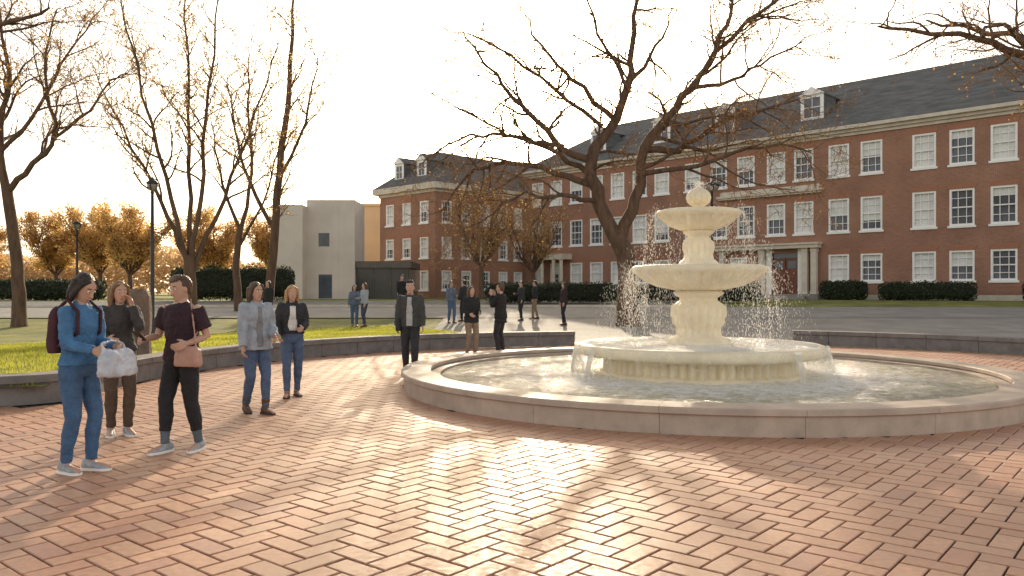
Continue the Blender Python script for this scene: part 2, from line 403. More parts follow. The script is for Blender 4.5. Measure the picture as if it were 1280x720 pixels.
# ------------------------------------------------------------ buildings
def facade(V,F,Mx,width,z0,z1,ops,depth=.22):
    xs=sorted(set([0,width]+[o[0]-o[2]/2 for o in ops]+[o[0]+o[2]/2 for o in ops]))
    zs=sorted(set([z0,z1]+[o[1]-o[3]/2 for o in ops]+[o[1]+o[3]/2 for o in ops]))
    def P(x,y,z): V.append(tuple(Mx@Vector((x,y,z)))); return len(V)-1
    for i in range(len(xs)-1):
        if xs[i+1]-xs[i]<1e-6: continue
        for j in range(len(zs)-1):
            xc=(xs[i]+xs[i+1])/2; zc=(zs[j]+zs[j+1])/2
            if any(abs(xc-o[0])<o[2]/2 and abs(zc-o[1])<o[3]/2 for o in ops): continue
            F.append((P(xs[i],0,zs[j]),P(xs[i+1],0,zs[j]),P(xs[i+1],0,zs[j+1]),P(xs[i],0,zs[j+1])))
    for (x,z,w,h) in ops:
        c4=[(x-w/2,z-h/2),(x+w/2,z-h/2),(x+w/2,z+h/2),(x-w/2,z+h/2)]
        for q in range(4):
            a=c4[q]; b=c4[(q+1)%4]
            F.append((P(a[0],0,a[1]),P(a[0],depth,a[1]),P(b[0],depth,b[1]),P(b[0],0,b[1])))
WM={}
M_brick2=mat('brick_arch',(0.36,0.16,0.095),0.85,0.2,6,stretch=(6,1,1))
def winmeshes(w,h,blind):
    key=(w,h,blind)
    if key in WM: return WM[key]
    hw,hh=w/2,h/2
    zb=hh-blind*h
    V=[(-hw,.2,-hh),(hw,.2,-hh),(hw,.2,zb),(-hw,.2,zb),(hw,.2,hh),(-hw,.2,hh)]
    if blind<=0: F=[(0,1,4,5)]; MI=[0]
    elif blind>=1: F=[(0,1,4,5)]; MI=[1]
    else: F=[(0,1,2,3),(3,2,4,5)]; MI=[0,1]
    me=bpy.data.meshes.new('window_pane'); me.from_pydata(V,[],F); me.materials.append(M_glass); me.materials.append(M_blind); me.polygons.foreach_set('material_index',MI)
    V=[];F=[]; t=.12
    box(V,F,-hw,-hw+t,.0,.17,-hh,hh); box(V,F,hw-t,hw,.0,.17,-hh,hh)
    box(V,F,-hw+t,hw-t,.002,.168,hh-t,hh); box(V,F,-hw+t,hw-t,.002,.168,-hh,-hh+t)
    box(V,F,-hw+t,hw-t,.07,.15,-.04,.04)
    for k in (-1,1): box(V,F,k*w/6-.02,k*w/6+.02,.1,.14,-hh+t,hh-t)
    for k in (-.5,.5): box(V,F,-hw+t,hw-t,.102,.138,k*h/2-.02,k*h/2+.02)
    fm=bpy.data.meshes.new('window_frame'); fm.from_pydata(V,[],F); fm.materials.append(M_white)
    V=[];F=[]
    box(V,F,-hw-.1,hw+.1,-.09,.06,-hh-.14,-hh)
    sm=bpy.data.meshes.new('window_sill'); sm.from_pydata(V,[],F); sm.materials.append(M_white)
    V=[(-hw-.02,-.03,hh),(hw+.02,-.03,hh),(hw+.16,-.03,hh+.32),(-hw-.16,-.03,hh+.32),(-hw-.02,.01,hh),(hw+.02,.01,hh),(hw+.16,.01,hh+.32),(-hw-.16,.01,hh+.32)]
    F=[(0,1,2,3),(4,7,6,5),(0,4,5,1),(1,5,6,2),(2,6,7,3),(3,7,4,0)]
    lm=bpy.data.meshes.new('window_lintel'); lm.from_pydata(V,[],F); lm.materials.append(M_brick2)
    WM[key]=(me,fm,sm,lm); return WM[key]
def window(par,x,y,z,w,h,rotz=0,dark=None):
    bl=random.choice([0,.25,.45,.5,.7,1.0,1.0]) if dark is None else dark
    me,fm,sm,lm=winmeshes(w,h,bl)
    o=bpy.data.objects.new('window',me); col.objects.link(o); o.parent=par; o.location=(x,y,z); o.rotation_euler=(0,0,rotz)
    for n_,m_ in (('frame',fm),('sill',sm),('lintel',lm)):
        q=bpy.data.objects.new(n_,m_); col.objects.link(q); q.parent=o
def hiproof(V,F,x0,x1,y0,y1,ze,zr,alongx=True):
    b=len(V)
    if alongx:
        ym=(y0+y1)/2; d=(y1-y0)/2*0.9
        V+=[(x0,y0,ze),(x1,y0,ze),(x1,y1,ze),(x0,y1,ze),(x0+d,ym,zr),(x1-d,ym,zr)]
        F+=[(b,b+1,b+5,b+4),(b+1,b+2,b+5),(b+2,b+3,b+4,b+5),(b+3,b,b+4)]
    else:
        xm=(x0+x1)/2; d=(x1-x0)/2*.9
        V+=[(x0,y0,ze),(x1,y0,ze),(x1,y1,ze),(x0,y1,ze),(xm,y0+d,zr),(xm,y1-d,zr)]
        F+=[(b,b+1,b+4),(b+1,b+2,b+5,b+4),(b+2,b+3,b+5),(b+3,b,b+4,b+5)]
    F.append((b+3,b+2,b+1,b))
def dormer(par,x,y,z0,w,h,depth,rotz=0):
    V=[];F=[];MI=[]
    hw=w/2
    box(V,F,-hw,hw,0,depth,0,h,MI,0)
    box(V,F,-hw-.05,-hw+.2,-.06,-.003,0,h,MI,1); box(V,F,hw-.2,hw+.05,-.06,-.003,0,h,MI,1)
    box(V,F,-hw+.2,hw-.2,-.058,-.004,h-.22,h,MI,1); box(V,F,-hw+.2,hw-.2,-.058,-.004,0,.18,MI,1)
    box(V,F,-.02,.02,-.05,-.02,.18,h-.22,MI,1); box(V,F,-hw+.2,hw-.2,-.045,-.02,h/2-.03,h/2+.03,MI,1)
    b=len(V); V+=[(-hw+.2,-.012,.18),(hw-.2,-.012,.18),(hw-.2,-.012,h-.22),(-hw+.2,-.012,h-.22)]; F.append((b,b+1,b+2,b+3)); MI.append(2)
    b=len(V); e=hw+.18; ph=.6
    V+=[(-e,-.2,h+.002),(e,-.2,h+.002),(0,-.2,h+ph),(-e,depth+1.5,h+.002),(e,depth+1.5,h+.002),(0,depth+1.5,h+ph)]
    F+=[(b,b+1,b+2),(b+1,b+4,b+5,b+2),(b,b+2,b+5,b+3),(b,b+3,b+4,b+1)]; MI+=[1,3,3,1]
    mk('dormer',V,F,[M_slate,M_white,M_glass,M_slate],MI,parent=par,loc=(x,y,z0),rotz=rotz)

ROT=math.atan2(-0.70,0.714)
hall=empty('brick_hall',(1.2,76.4,0),ROT,'long three-storey red brick hall with slate roof and stone doorway','building')
LEN=52.0; DEP=14.0
ts=[-9.5,-7.2,-4.9,-1.3,1.0,3.3,5.5,8.8,11.0,13.5,15.6,18.0,20.3,22.6,25.5,27.7,30.0,32.3,34.6,37.0,39.3]
ops=[];wins=[]
for t in ts:
    x=41-t
    for zc,h in ((10.6,2.2),(6.8,2.3),(3.15,1.9)):
        if zc<4 and 11.8<t<20.5: continue
        w=1.42
        ops.append((x,zc,w,h)); wins.append((x,zc,w,h))
doorx=41-14.9
ops.append((doorx,2.75,2.0,3.1)); 
for t in (18.6,): ops.append((41-t,3.15,1.42,1.9)); wins.append((41-t,3.15,1.42,1.9))
V=[];F=[]
facade(V,F,Matrix.Identity(4),LEN,-.5,12.4,ops)
def quad4(V,F,a,b_,c_,d):
    b=len(V); V+=[a,b_,c_,d]; F.append((b,b+1,b+2,b+3))
quad4(V,F,(LEN,0,-.5),(LEN,DEP,-.5),(LEN,DEP,12.4),(LEN,0,12.4))
quad4(V,F,(LEN,DEP,-.5),(0,DEP,-.5),(0,DEP,12.4),(LEN,DEP,12.4))
quad4(V,F,(0,DEP,-.5),(0,0,-.5),(0,0,12.4),(0,DEP,12.4))
mk('wall',V,F,M_brick,parent=hall)
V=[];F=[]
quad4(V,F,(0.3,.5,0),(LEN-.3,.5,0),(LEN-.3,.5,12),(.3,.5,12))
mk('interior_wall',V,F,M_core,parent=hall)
for (x,z,w,h) in wins: window(hall,x,0,z,w,h)
V=[];F=[]; hiproof(V,F,-.6,LEN+.6,-.6,DEP+.6,12.85,17.7)
roof=mk('roof',V,F,M_slate,parent=hall)
for t in (-5,13.4,20.4,26.3,33):
    dormer(roof,41-t,1.2,13.95,1.6,1.8,2.2)
V=[];F=[]
box(V,F,-.12,LEN+.12,-.12,0.0-.003,12.2,12.4)
box(V,F,-.3,LEN+.3,-.32,.3,12.402,12.6)
box(V,F,-.6,LEN+.6,-.62,.3,12.602,12.83)
mk('cornice',V,F,M_trim,parent=hall)
V=[];F=[]; box(V,F,0,41-20.6,-.05,-.003,.5,1.3); box(V,F,41-11.6,LEN,-.05,-.003,.5,1.3)
mk('plinth',V,F,M_trim,parent=hall)
V=[];F=[]
px0,px1=41-20.2,41-12.2
box(V,F,px0,px1,-.25,-.003,8.5,8.62); box(V,F,px0-.1,px1+.1,-.36,-.004,8.622,8.78); box(V,F,px0+.1,px1-.1,-.15,-.005,8.782,9.1)
mk('stone_frontispiece',V,F,M_trim,parent=hall)
por=empty('portico',(0,0,0)); por.parent=hall
V=[];F=[]
box(V,F,px0,px1,-.7,-.004,4.6,4.85); box(V,F,px0-.1,px1+.1,-.82,-.002,4.852,4.98)
mk('entablature',V,F,M_trim,parent=por)
for xx in (doorx-1.65,doorx+1.65,px0+.4,px1-.4):
    V=[];F=[]; box(V,F,-.24,.24,-.2,.2,0,.2); box(V,F,-.2,.2,-.16,.16,.202,3.0); box(V,F,-.23,.23,-.2,.2,3.002,3.25)
    mk('pilaster',V,F,M_trim,parent=por,loc=(xx,-.3,1.34))
V=[];F=[]
box(V,F,px0-.2,px1+.2,-1.1,-.01,.5,1.34)
for k_ in range(4): box(V,F,px0+.6,px1-.6,-1.1-.32*(k_+1),-1.1-.32*k_-.002,.5,1.18-.17*k_)
mk('steps',V,F,M_conc,parent=por)
V=[];F=[];MI=[]
M_door=mat('door_wood',(0.17,0.055,0.028),.5,.3,4)
for k_ in (-1,1):
    cx_=k_*.5
    box(V,F,cx_-.47,cx_+.47,.12,.17,-1.5,1.1,MI,0)
    for zz in (-1.0,-.1,.65): box(V,F,cx_-.32,cx_+.32,.10,.118,zz-.3,zz+.25,MI,2 if zz>.5 else 0)
box(V,F,-1.0,1.0,.121,.169,1.105,1.5,MI,2)
for k_ in (-1,1): box(V,F,k_*1.2-.2,k_*1.2+.2,-.1,-.01,-1.5,1.75,MI,1)
mk_door=mk('door',V,F,[M_door,M_white,M_glass],MI,parent=hall,loc=(doorx,0,2.84))
V=[];F=[]; tube(V,F,[(-.06,.09,-.1),(-.06,.05,-.1),(-.06,.05,.2),(-.06,.09,.2)],[.015]*4,6); mk('handle',V,F,M_black,parent=mk_door)
V=[];F=[]
ex=41-37
box(V,F,ex-1.9,ex+1.9,-1.4,-.004,4.4,4.9)
for k_ in (-1.6,-.7,.7,1.6): lathe(V,F,[(.2,1.0),(.18,1.2),(.16,4.2),(.22,4.4)],16,None,ex+k_,-1.15)
mk('side_porch',V,F,M_trim,parent=hall)

wing=empty('brick_wing',(1.2,76.4,0),ROT,'red brick hall wing with hipped slate roof and dormers','building')
WX0,WY0,WE=-7.9,-11.1,10.35
V=[];F=[]
rows=((8.45,1.9),(5.35,1.8),(2.5,1.7))
of=[(x,z,1.15,h) for x in (1.5,3.95,6.4) for z,h in rows]
facade(V,F,Matrix.Translation((WX0,WY0,0)),7.9,-.5,WE,of)
os_=[(y,z,1.15,h) for y in (1.3,3.6,5.9,8.2,10.2) for z,h in rows]
facade(V,F,Matrix.Translation((0,WY0,0))@Matrix.Rotation(math.pi/2,4,'Z'),11.1,-.5,WE,os_)
quad4(V,F,(WX0,8,-.5),(WX0,WY0,-.5),(WX0,WY0,WE),(WX0,8,WE))
quad4(V,F,(0,8,-.5),(WX0,8,-.5),(WX0,8,WE),(0,8,WE))
mk('wall',V,F,M_brick,parent=wing)
for x,z,w,h in of: window(wing,WX0+x,WY0,z,w,h,dark=random.choice([.5,1,1]))
for y,z,w,h in os_: window(wing,0,WY0+y,z,w,h,math.pi/2)
V=[];F=[]; hiproof(V,F,WX0-.5,.5,WY0-.5,8.5,10.9,14.4,False)
wr=mk('roof',V,F,M_slate,parent=wing)
for x in (-5.6,-2.4): dormer(wr,x,WY0+.5,11.6,1.2,1.5,1.8)
V=[];F=[]
box(V,F,WX0-.12,.12,WY0-.12,WY0-.003,10.1,10.35); box(V,F,.003,.12,WY0,-.02,10.1,10.35)
box(V,F,WX0-.5,.5,WY0-.5,8.4,10.352,10.88)
mk('cornice',V,F,M_trim,parent=wing)

M_conw=mat('concrete_wall',(0.64,0.56,0.48),.85,.1,.5,.1,10)
mb=empty('concrete_building',(-17.4,60,1.0),0,'plain beige concrete block building with dark glass entrance','building')
V=[];F=[]
box(V,F,0,2.0,-1.2,4,-.5,6.9); box(V,F,2.003,5.6,0,4,-.5,7.4)
for k_ in (3.2,4.4): box(V,F,k_-.012,k_+.012,-.012,-.001,-.4,7.1)
mk('wall',V,F,M_conw,parent=mb)
V=[];F=[]; box(V,F,2.9,3.7,-.02,-.003,3.9,4.9); mk('window',V,F,M_glass,parent=mb)
V=[];F=[]; box(V,F,2.9,3.9,-.02,-.003,.0,1.8); mk('door',V,F,M_glass,parent=mb)
V=[];F=[];MI=[]
box(V,F,5.62,9.6,.5,6,-.5,2.3,MI,0); box(V,F,5.62,9.8,.2,6.2,2.302,2.8,MI,1)
for k_ in range(3): box(V,F,6.9+k_*1.3,6.95+k_*1.3,.42,.498,0,2.3,MI,1)
mk('glass_entrance',V,F,[mat('dark_glass',(.06,.055,.05),.2,.2,1),mat('dark_fascia',(.13,.11,.09),.7,.2,2)],MI,parent=mb)
fb=empty('tan_building',(-20,92,1.0),0,'tan flat-roofed building catching warm light in the distance','building')
M_tan=mat('tan_wall',(0.80,0.54,0.31),.85,.08,.4)
V=[];F=[]
box(V,F,0,8.5,0,12,-1,10.3); box(V,F,-.15,8.65,-.15,12.15,10.302,10.6)
mk('wall',V,F,M_tan,parent=fb)

# ------------------------------------------------------------ trees
def rvec(): 
    v=Vector((random.gauss(0,1),random.gauss(0,1),random.gauss(0,1))); return v.normalized()
class Tree:
    def __init__(s): s.tv=[];s.tf=[];s.wv=[];s.wf=[];s.lv=[];s.lf=[]
def leafq(T,p,size):
    a=rvec(); b=a.orthogonal().normalized(); b=Matrix.Rotation(random.uniform(0,6.28),3,a)@b; c_=a.cross(b)
    b*=size*.5; c_*=size*.32; n=len(T.lv)
    T.lv+= [tuple(p-b),tuple(p+c_),tuple(p+b),tuple(p-c_)]; T.lf.append((n,n+1,n+2,n+3))
def spawn(T,pts,rr,level,P):
    L_=sum((pts[i+1]-pts[i]).length for i in range(len(pts)-1))
    maxl=P['max']
    if level>maxl: return
    nch=P['n'][level-1]
    nch=max(2,int(nch*min(1.6,L_/P['ref'][level-1])))
    f0=P.get('f0',.25) if level==1 else .2
    for c_ in range(nch):
        f=f0+(1-f0)*(c_+random.random())/nch
        f=min(f,.99)
        q=f*(len(pts)-1); i=int(q); fr=q-i
        p=pts[i].lerp(pts[i+1],fr); t=(pts[i+1]-pts[i]).normalized()
        r=rr[i]+(rr[i+1]-rr[i])*fr
        az=random.uniform(0,6.283); o_=Matrix.Rotation(az,3,t)@t.orthogonal().normalized()
        an=rad(random.uniform(30,65))
        d=(t*math.cos(an)+o_*math.sin(an)); d=(d+Vector((0,0,P.get('up',.25)))).normalized()
        ln=P['len'][level-1]*random.uniform(.6,1.25)*(1-.35*f)
        r0=max(P['rmin'],min(r*.62,ln*.026)); grow(T,p,d,ln,r0,level,P)
def grow(T,p,d,ln,r0,level,P):
    ns=(7 if level==1 else 5) if level<3 else 3
    pts=[p.copy()]; rr=[r0]; wn=P.get('wander',.24)
    for i in range(ns):
        d=(d+rvec()*(wn if level<3 else wn*1.3)+Vector((0,0,P.get('trop',.05)))).normalized()
        p=p+d*(ln/ns); pts.append(p.copy()); rr.append(max(P['rmin']*.6,r0*(1-.75*(i+1)/ns)))
    if level<=1: tube(T.tv,T.tf,pts,rr,6,False)
    else: tube(T.wv,T.wf,pts,rr,4 if level==2 else 3,False)
    if level>=P['max']-P.get('ll',0):
        for q in range(P['leaf'] if random.random()<P.get('lp',1) else 0):
            leafq(T,pts[random.randint(1,ns)]+rvec()*random.random()*P.get('lsp',.12),random.uniform(*P['ls']))
    spawn(T,pts,rr,level+1,P)
def smoothpath(pts,rr,sub=4,jit=.05):
    P=[Vector(p) for p in pts]; out=[];ro=[]
    n=len(P)
    for i in range(n-1):
        p0=P[max(i-1,0)];p1=P[i];p2=P[i+1];p3=P[min(i+2,n-1)]
        for s_ in range(sub):
            t=s_/sub
            v=0.5*((2*p1)+(p2-p0)*t+(2*p0-5*p1+4*p2-p3)*t*t+(3*p1-p0-3*p2+p3)*t**3)
            out.append(v+rvec()*jit*(i>0 or s_>1)); ro.append(rr[i]+(rr[i+1]-rr[i])*t)
    out.append(P[-1]); ro.append(rr[-1]); return out,ro
def make_tree(loc,limbs,P,leafmat,label,name='tree',trunkk=10):
    T=Tree(); rs=P.get('rs',1.0)
    for pts,rr,sp in limbs:
        if not isinstance(rr,list):
            r0,r1=rr; rr=[r0+(r1-r0)*i/(len(pts)-1) for i in range(len(pts))]
        rr=[r*rs for r in rr]
        a,b=smoothpath(pts,rr,jit=P.get('jit',.05) if sp else .02)
        tube(T.tv,T.tf,a,b,trunkk,False)
        if sp: spawn(T,a,b,1,P)
    root=empty(name,loc,0,label,'tree','trees around the campus plaza')
    mk('trunk',T.tv,T.tf,M_bark,smooth=True,parent=root)
    V=T.wv; n=len(V); F=T.wf+[tuple(i+n for i in f) for f in T.lf]; MI=[0]*len(T.wf)+[1]*len(T.lf)
    mk('crown',V+T.lv,F,[M_twig,leafmat],MI,parent=root)
    return root
PB=dict(max=4,n=[11,8,4,3],ref=[6,2.6,1.3,.6],len=[3.2,1.6,.8,.42],rmin=.010,leaf=1,lp=.35,ls=(.05,.09),up=.0,ll=0,rs=.86,wander=.34,jit=.12,trop=.0)
limbs=[
 ([(0,0,-.3),(0,0,.25),(-.05,0,1.2),(-.05,0,2.5),(-.45,0,3.6)],[.75,.55,.46,.44,.42],False),
 ([(-.45,0,3.4),(-1.3,.1,5.4),(-1.4,.2,7.0),(-.5,.3,8.3),(.15,.3,10.2),(.3,.2,12.4),(.5,0,15)],[.36,.32,.27,.22,.16,.11,.04],True),
 ([(-.4,0,3.3),(.3,-.2,5.1),(.5,-.4,7.0),(1.75,-.7,8.6),(3.0,-1,10.2),(3.7,-1.2,12.1),(4,-1.3,14)],[.32,.26,.22,.17,.13,.08,.03],True),
 ([(-1.38,.2,6.6),(-2.7,-.3,7.15),(-4,-.9,8.3),(-5.3,-1.5,9.6),(-6.5,-2,11.2)],(.19,.035),True),
 ([(-1.3,.1,5.6),(-3,.6,6.2),(-5,1.2,6.7),(-6.6,1.6,6.2),(-7.6,1.8,4.8)],(.18,.03),True),
 ([(-1.38,.15,6.0),(-2.8,1.0,7.0),(-4.8,1.6,7.9),(-6.8,1.4,7.7),(-8.4,1.0,6.6)],(.15,.025),True),
 ([(.5,-.4,7),(2.1,.2,7.1),(3.7,.8,8.2),(5.6,1.4,8.9),(7.5,1.9,9.5)],(.18,.03),True),
 ([(1.75,-.7,8.6),(3.7,-1.8,11),(5.6,-2.5,12.4),(6.9,-3,13.7)],(.13,.03),True),
 ([(2.4,-.8,9.3),(4.2,.2,9.9),(6.0,.8,11.0),(7.9,1,12.0)],(.11,.025),True),
 ([(-.5,.3,8.3),(-2.1,1.2,10.2),(-3.4,2,11.8),(-4.3,2.6,13.8)],(.14,.03),True),
 ([(-1.3,.1,5.0),(-2.7,-1.2,5),(-4.6,-2.2,4.9),(-5.9,-2.8,3.7)],(.13,.025),True),
 ([(-2.6,-.3,7.1),(-4.4,.4,7.6),(-6.2,.8,8.6),(-8.1,1,9.6)],(.10,.025),True),
 ([(-1.0,.2,8.0),(-3.0,-.4,9.4),(-5.2,-.6,10.9),(-7.4,-.4,11.8)],(.11,.025),True),
 ([(.45,-.4,6.0),(2.4,-1.8,6.2),(4.6,-2.6,6.7),(6.2,-3,6.4)],(.13,.025),True),
 ([(.1,.3,9.8),(1.4,1.4,11.6),(2.2,2,13.4)],(.12,.03),True),
 ([(0.1,.3,9.4),(-1.2,-.8,11.4),(-2,-1.2,13.6)],(.10,.03),True)]
make_tree((4.64,32,gz(32)),limbs,PB,M_leaf,'large gnarled bare tree with sparse brown leaves behind the fountain')
PA=dict(PB); PA['n']=[10,7,5,3]; PA['lp']=.7; PA['leaf']=2; PA['rs']=.68; PA['up']=.2; PA['jit']=.08
limbs=[([(0,0,-.3),(0,0,.3),(-.1,0,2.4),(-.5,0,5.4)],[.6,.42,.34,.3],False),
 ([(-.5,0,5.2),(-.9,.2,7.5),(-.6,.3,10),(-1,.2,13)],(.27,.05),True),
 ([(-.5,0,5.3),(.6,-.2,6.4),(1.6,-.3,7.5),(1.3,-.5,10),(1.8,-.5,12.5)],(.2,.04),True),
 ([(-.8,.1,7),(.4,.8,9),(1.2,1.2,11.2),(2.6,1.2,13)],(.14,.03),True),
 ([(-.6,.1,6),(-2.4,-.6,8),(-3.4,-1,10.5)],(.14,.03),True),
 ([(1.5,-.3,7.4),(2.8,.1,8.6),(3.6,.3,9.9),(4.6,.3,10.2)],(.1,.025),True)]
make_tree((-19.7,32,gz(32)),limbs,PA,M_leaf,'tall bare tree with forked trunk on the lawn')
PC=dict(PB); PC['n']=[10,8,5,3]; PC['len']=[2.3,1.25,.68,.36]; PC['lp']=1; PC['up']=.3; PC['leaf']=2; PC['rs']=.58; PC['rmin']=.009; PC['f0']=.38; PC['wander']=.28; PC['jit']=.07; PC['trop']=.03
limbs=[([(0,0,-.3),(0,0,.3),(-.05,0,1.6),(-.1,0,2.7)],[.5,.36,.32,.30],False)]
for ex_,ez,ey in ((-3.4,8.8,.5),(-2.1,11.5,-.8),(-.5,12.5,.6),(1.1,12,-.4),(2.6,9.9,.8)):
    z0=random.uniform(1.8,2.6)
    limbs.append(([(-.07,0,z0),(ex_*.26,ey*.3,z0+(ez-z0)*.25),(ex_*.62,ey*.7,z0+(ez-z0)*.6),(ex_,ey,ez)],(.17,.025),True))
make_tree((-10.4,26,.0),limbs,PC,M_leafo,'many-stemmed bare tree with golden sparse leaves on the lawn')
limbs=[([(0,0,-.3),(0,0,.3),(.3,0,3.6),(.6,0,7.3),(1.0,.1,11),(1.1,0,15)],[.4,.27,.22,.18,.12,.03],True),
 ([(.3,0,3.8),(-.9,.3,6.0),(-1.6,.5,8.3),(-1.9,.6,10.5)],(.13,.03),True),
 ([(.5,0,6),(1.7,-.4,8.3),(2.3,-.6,11)],(.11,.03),True)]
PC2=dict(PC); PC2['rs']=.8; PC2['rmin']=.011
make_tree((-10.4,34,gz(34)),limbs,PC2,M_leafo,'slender leaning bare tree beside the paved path')
limbs=[([(0,0,-.3),(0,0,.3),(-.1,0,2.2),(.1,0,4)],[.35,.24,.2,.18],False),
 ([(.1,0,3.8),(-.8,.2,6),(-1.4,.3,9)],(.13,.03),True),([(.1,0,3.8),(.6,.2,6.6),(.4,.3,10),(.5,0,12)],(.13,.03),True),([(0,0,3),(1.2,-.2,5),(2,-.3,7.6)],(.1,.03),True)]
make_tree((-13,38,gz(38)),limbs,PC2,M_leafo,'slim bare tree with forked stems near the path')
PE=dict(PB); PE['leaf']=1; PE['lp']=.45; PE['n']=[11,8,5,4]; PE['up']=0.0; PE['len']=[2.0,1.0,.55,.3]; PE['rmin']=.007; PE['ls']=(.05,.09)
limbs=[([(0,0,-.3),(0,0,.3),(0,0,2.5),(-.2,0,4.6)],[.6,.42,.36,.32],False),
 ([(-.2,0,4.4),(-1.2,.2,6.4),(-2.6,.3,7.4),(-4.4,.2,8.0),(-6.4,.1,8.2)],(.22,.03),True),
 ([(-.2,0,4.5),(-.8,.8,7),(-2.2,1.5,8.4),(-4.2,2,9.0)],(.2,.03),True),
 ([(-.2,0,4.5),(.6,0,7),(1.0,.5,10)],(.2,.04),True),([(-2.2,.3,7.2),(-3.6,-.8,7.9),(-5,-1.4,7.4)],(.1,.02),True),
 ([(-.5,.1,5.2),(-2.0,-.6,6.3),(-3.4,-.8,6.5)],(.12,.02),True)]
make_tree((15.6,20,0),limbs,PE,M_leaf,'bare oak tree with branches reaching over the plaza')
limbs=[([(0,0,-.3),(0,0,.3),(0,0,2.5),(.2,0,4.6)],[.5,.36,.3,.27],False),
 ([(.2,0,4.4),(.8,.2,6.4),(1.9,.3,7.6),(3.5,.2,8.3)],(.18,.03),True),([(.2,0,4.4),(0,.2,7),(.8,.3,9.4)],(.18,.03),True)]
PF=dict(PE); PF['leaf']=3; PF['lp']=.9
make_tree((-14.6,19,lawnz(18,19)),limbs,PF,M_leaf,'brown-leaved oak tree at the lawn edge')
PO=dict(max=3,n=[10,8,6],ref=[3,1.6,1],len=[1.9,1.1,.6],rmin=.018,leaf=4,lp=1,ls=(.12,.24),up=.35,ll=1,lsp=.4,f0=.1)
PS=dict(PO); PS['leaf']=2; PS['ls']=(.07,.15); PS['ll']=0; PS['lp']=.8; PS['n']=[8,6,5]; PS['rmin']=.014
def bg_tree(x,y,hh,mt,label,P=PO):
    limbs=[([(0,0,-.3),(0,0,.5),(0,0,hh*.3)],[.3,.22,.18],False)]
    for q in range(6):
        a=q*1.05+random.random(); sp=hh*.38*random.uniform(.6,1)
        limbs.append(([(0,0,hh*.26),(math.cos(a)*sp*.5,math.sin(a)*sp*.5,hh*.5),(math.cos(a)*sp,math.sin(a)*sp,hh*random.uniform(.65,.9))],(.09,.03),True))
    limbs.append(([(0,0,hh*.3),(.1,0,hh*.6),(0,.1,hh*.92)],(.12,.03),True))
    make_tree((x,y,gz(y)),limbs,P,mt,label,trunkk=6)
for (x,y,hh) in ((-36,70,7.5),(-31.5,66,6.8),(-41,72,7),(-28,75,7.5),(-46,68,6),(-23,78,8)):
    bg_tree(x,y,hh,M_leafo,'rounded autumn tree with glowing orange leaves across the road')
bg_tree(-2.2,58,7.8,M_leafo,'sparse autumn tree with orange leaves by the brick wing',PS)
bg_tree(1.6,60,7,M_leafo,'sparse autumn tree with golden leaves by the brick hall',PS)

def shrub(name,x0,x1,y0,y1,h,n,label,rotz=0,loc=(0,0,0),sz=(.06,.13),m=None):
    V=[];F=[];MI=[]
    nx=max(4,int((x1-x0)/.4)); 
    seg=12
    b=len(V)
    for i in range(nx+1):
        f=i/nx; e=1.0 if 0<i<nx else .3
        for j in range(seg):
            a=math.pi*2*j/seg
            k_=.82+.2*noise.noise(Vector((f*9+loc[0],a*1.2,loc[1])))
            cy=math.copysign(abs(math.cos(a))**.75,math.cos(a)); cz=math.copysign(abs(math.sin(a))**.75,math.sin(a))
            V.append((x0+(x1-x0)*f,(y0+y1)/2+(y1-y0)/2*cy*k_*e,h*.5+h*.5*cz*k_*e))
    for i in range(nx):
        for j in range(seg):
            j2=(j+1)%seg; F.append((b+i*seg+j,b+(i+1)*seg+j,b+(i+1)*seg+j2,b+i*seg+j2)); MI.append(0)
    F.append(tuple(b+j for j in range(seg))); MI.append(0); F.append(tuple(b+nx*seg+j for j in range(seg))); MI.append(0)
    T=Tree()
    for q in range(n):
        f=random.random(); a=random.uniform(0,6.283)
        cy=math.copysign(abs(math.cos(a))**.75,math.cos(a)); cz=math.copysign(abs(math.sin(a))**.75,math.sin(a))
        k_=.87+.24*noise.noise(Vector((f*9+loc[0],a*1.2,loc[1])))+random.gauss(0,.07)
        e=min(1,.4+6*min(f,1-f)*(x1-x0)/2)
        leafq(T,Vector((x0+(x1-x0)*f,(y0+y1)/2+(y1-y0)/2*cy*k_*e,max(.02,h*.5+h*.5*cz*k_*(e**.3)))),random.uniform(*sz))
    nv=len(V); F2=F+[tuple(i+nv for i in f) for f in T.lf]
    o=mk(name,V+T.lv,F2,[M_core,m or M_hedge],MI+[1]*len(T.lf),loc=loc,rotz=rotz)
    tag(o,label,'hedge'); return o
def atT(t,off=2.0):
    x=30.5-0.714*t-0.70*off; y=47.7+0.70*t-0.714*off
    return (x,y,gz(y)-.05)
for t0,wd,hh in ((-2.5,4.2,1.25),(4.8,5.6,1.2),(9.9,3.0,1.3),(23,3.5,1.1),(27,3.5,1.1),(31,3.5,1.1)):
    shrub('hedge',-wd/2,wd/2,-.7,.7,hh,3400,'clipped dark green hedge along the brick hall',ROT,atT(t0),(.08,.16))
shrub('hedge',-3.6,3.6,-.6,.6,2.0,6000,'clipped dark green hedge beside the path',0,(-16.4,47,gz(47)),(.08,.16))
shrub('hedge',-5,5,-.8,.8,1.3,5000,'dark green hedge across the road',0,(-30,49,gz(49)),(.1,.2))
shrub('hedge',-4,4,-.8,.8,1.6,4000,'dark green hedge across the road',0,(-41,50,gz(50)),(.1,.2))
shrub('hedge',-3.5,3.5,-.6,.6,1.1,4000,'low dark green hedge behind the plaza',rad(-8),(2,43,gz(43)),(.07,.14))
shrub('hedge',-4,4,-.6,.6,1.0,4000,'low dark green hedge behind the plaza',rad(-20),(9.5,44,gz(44)),(.07,.14))
T=Tree()
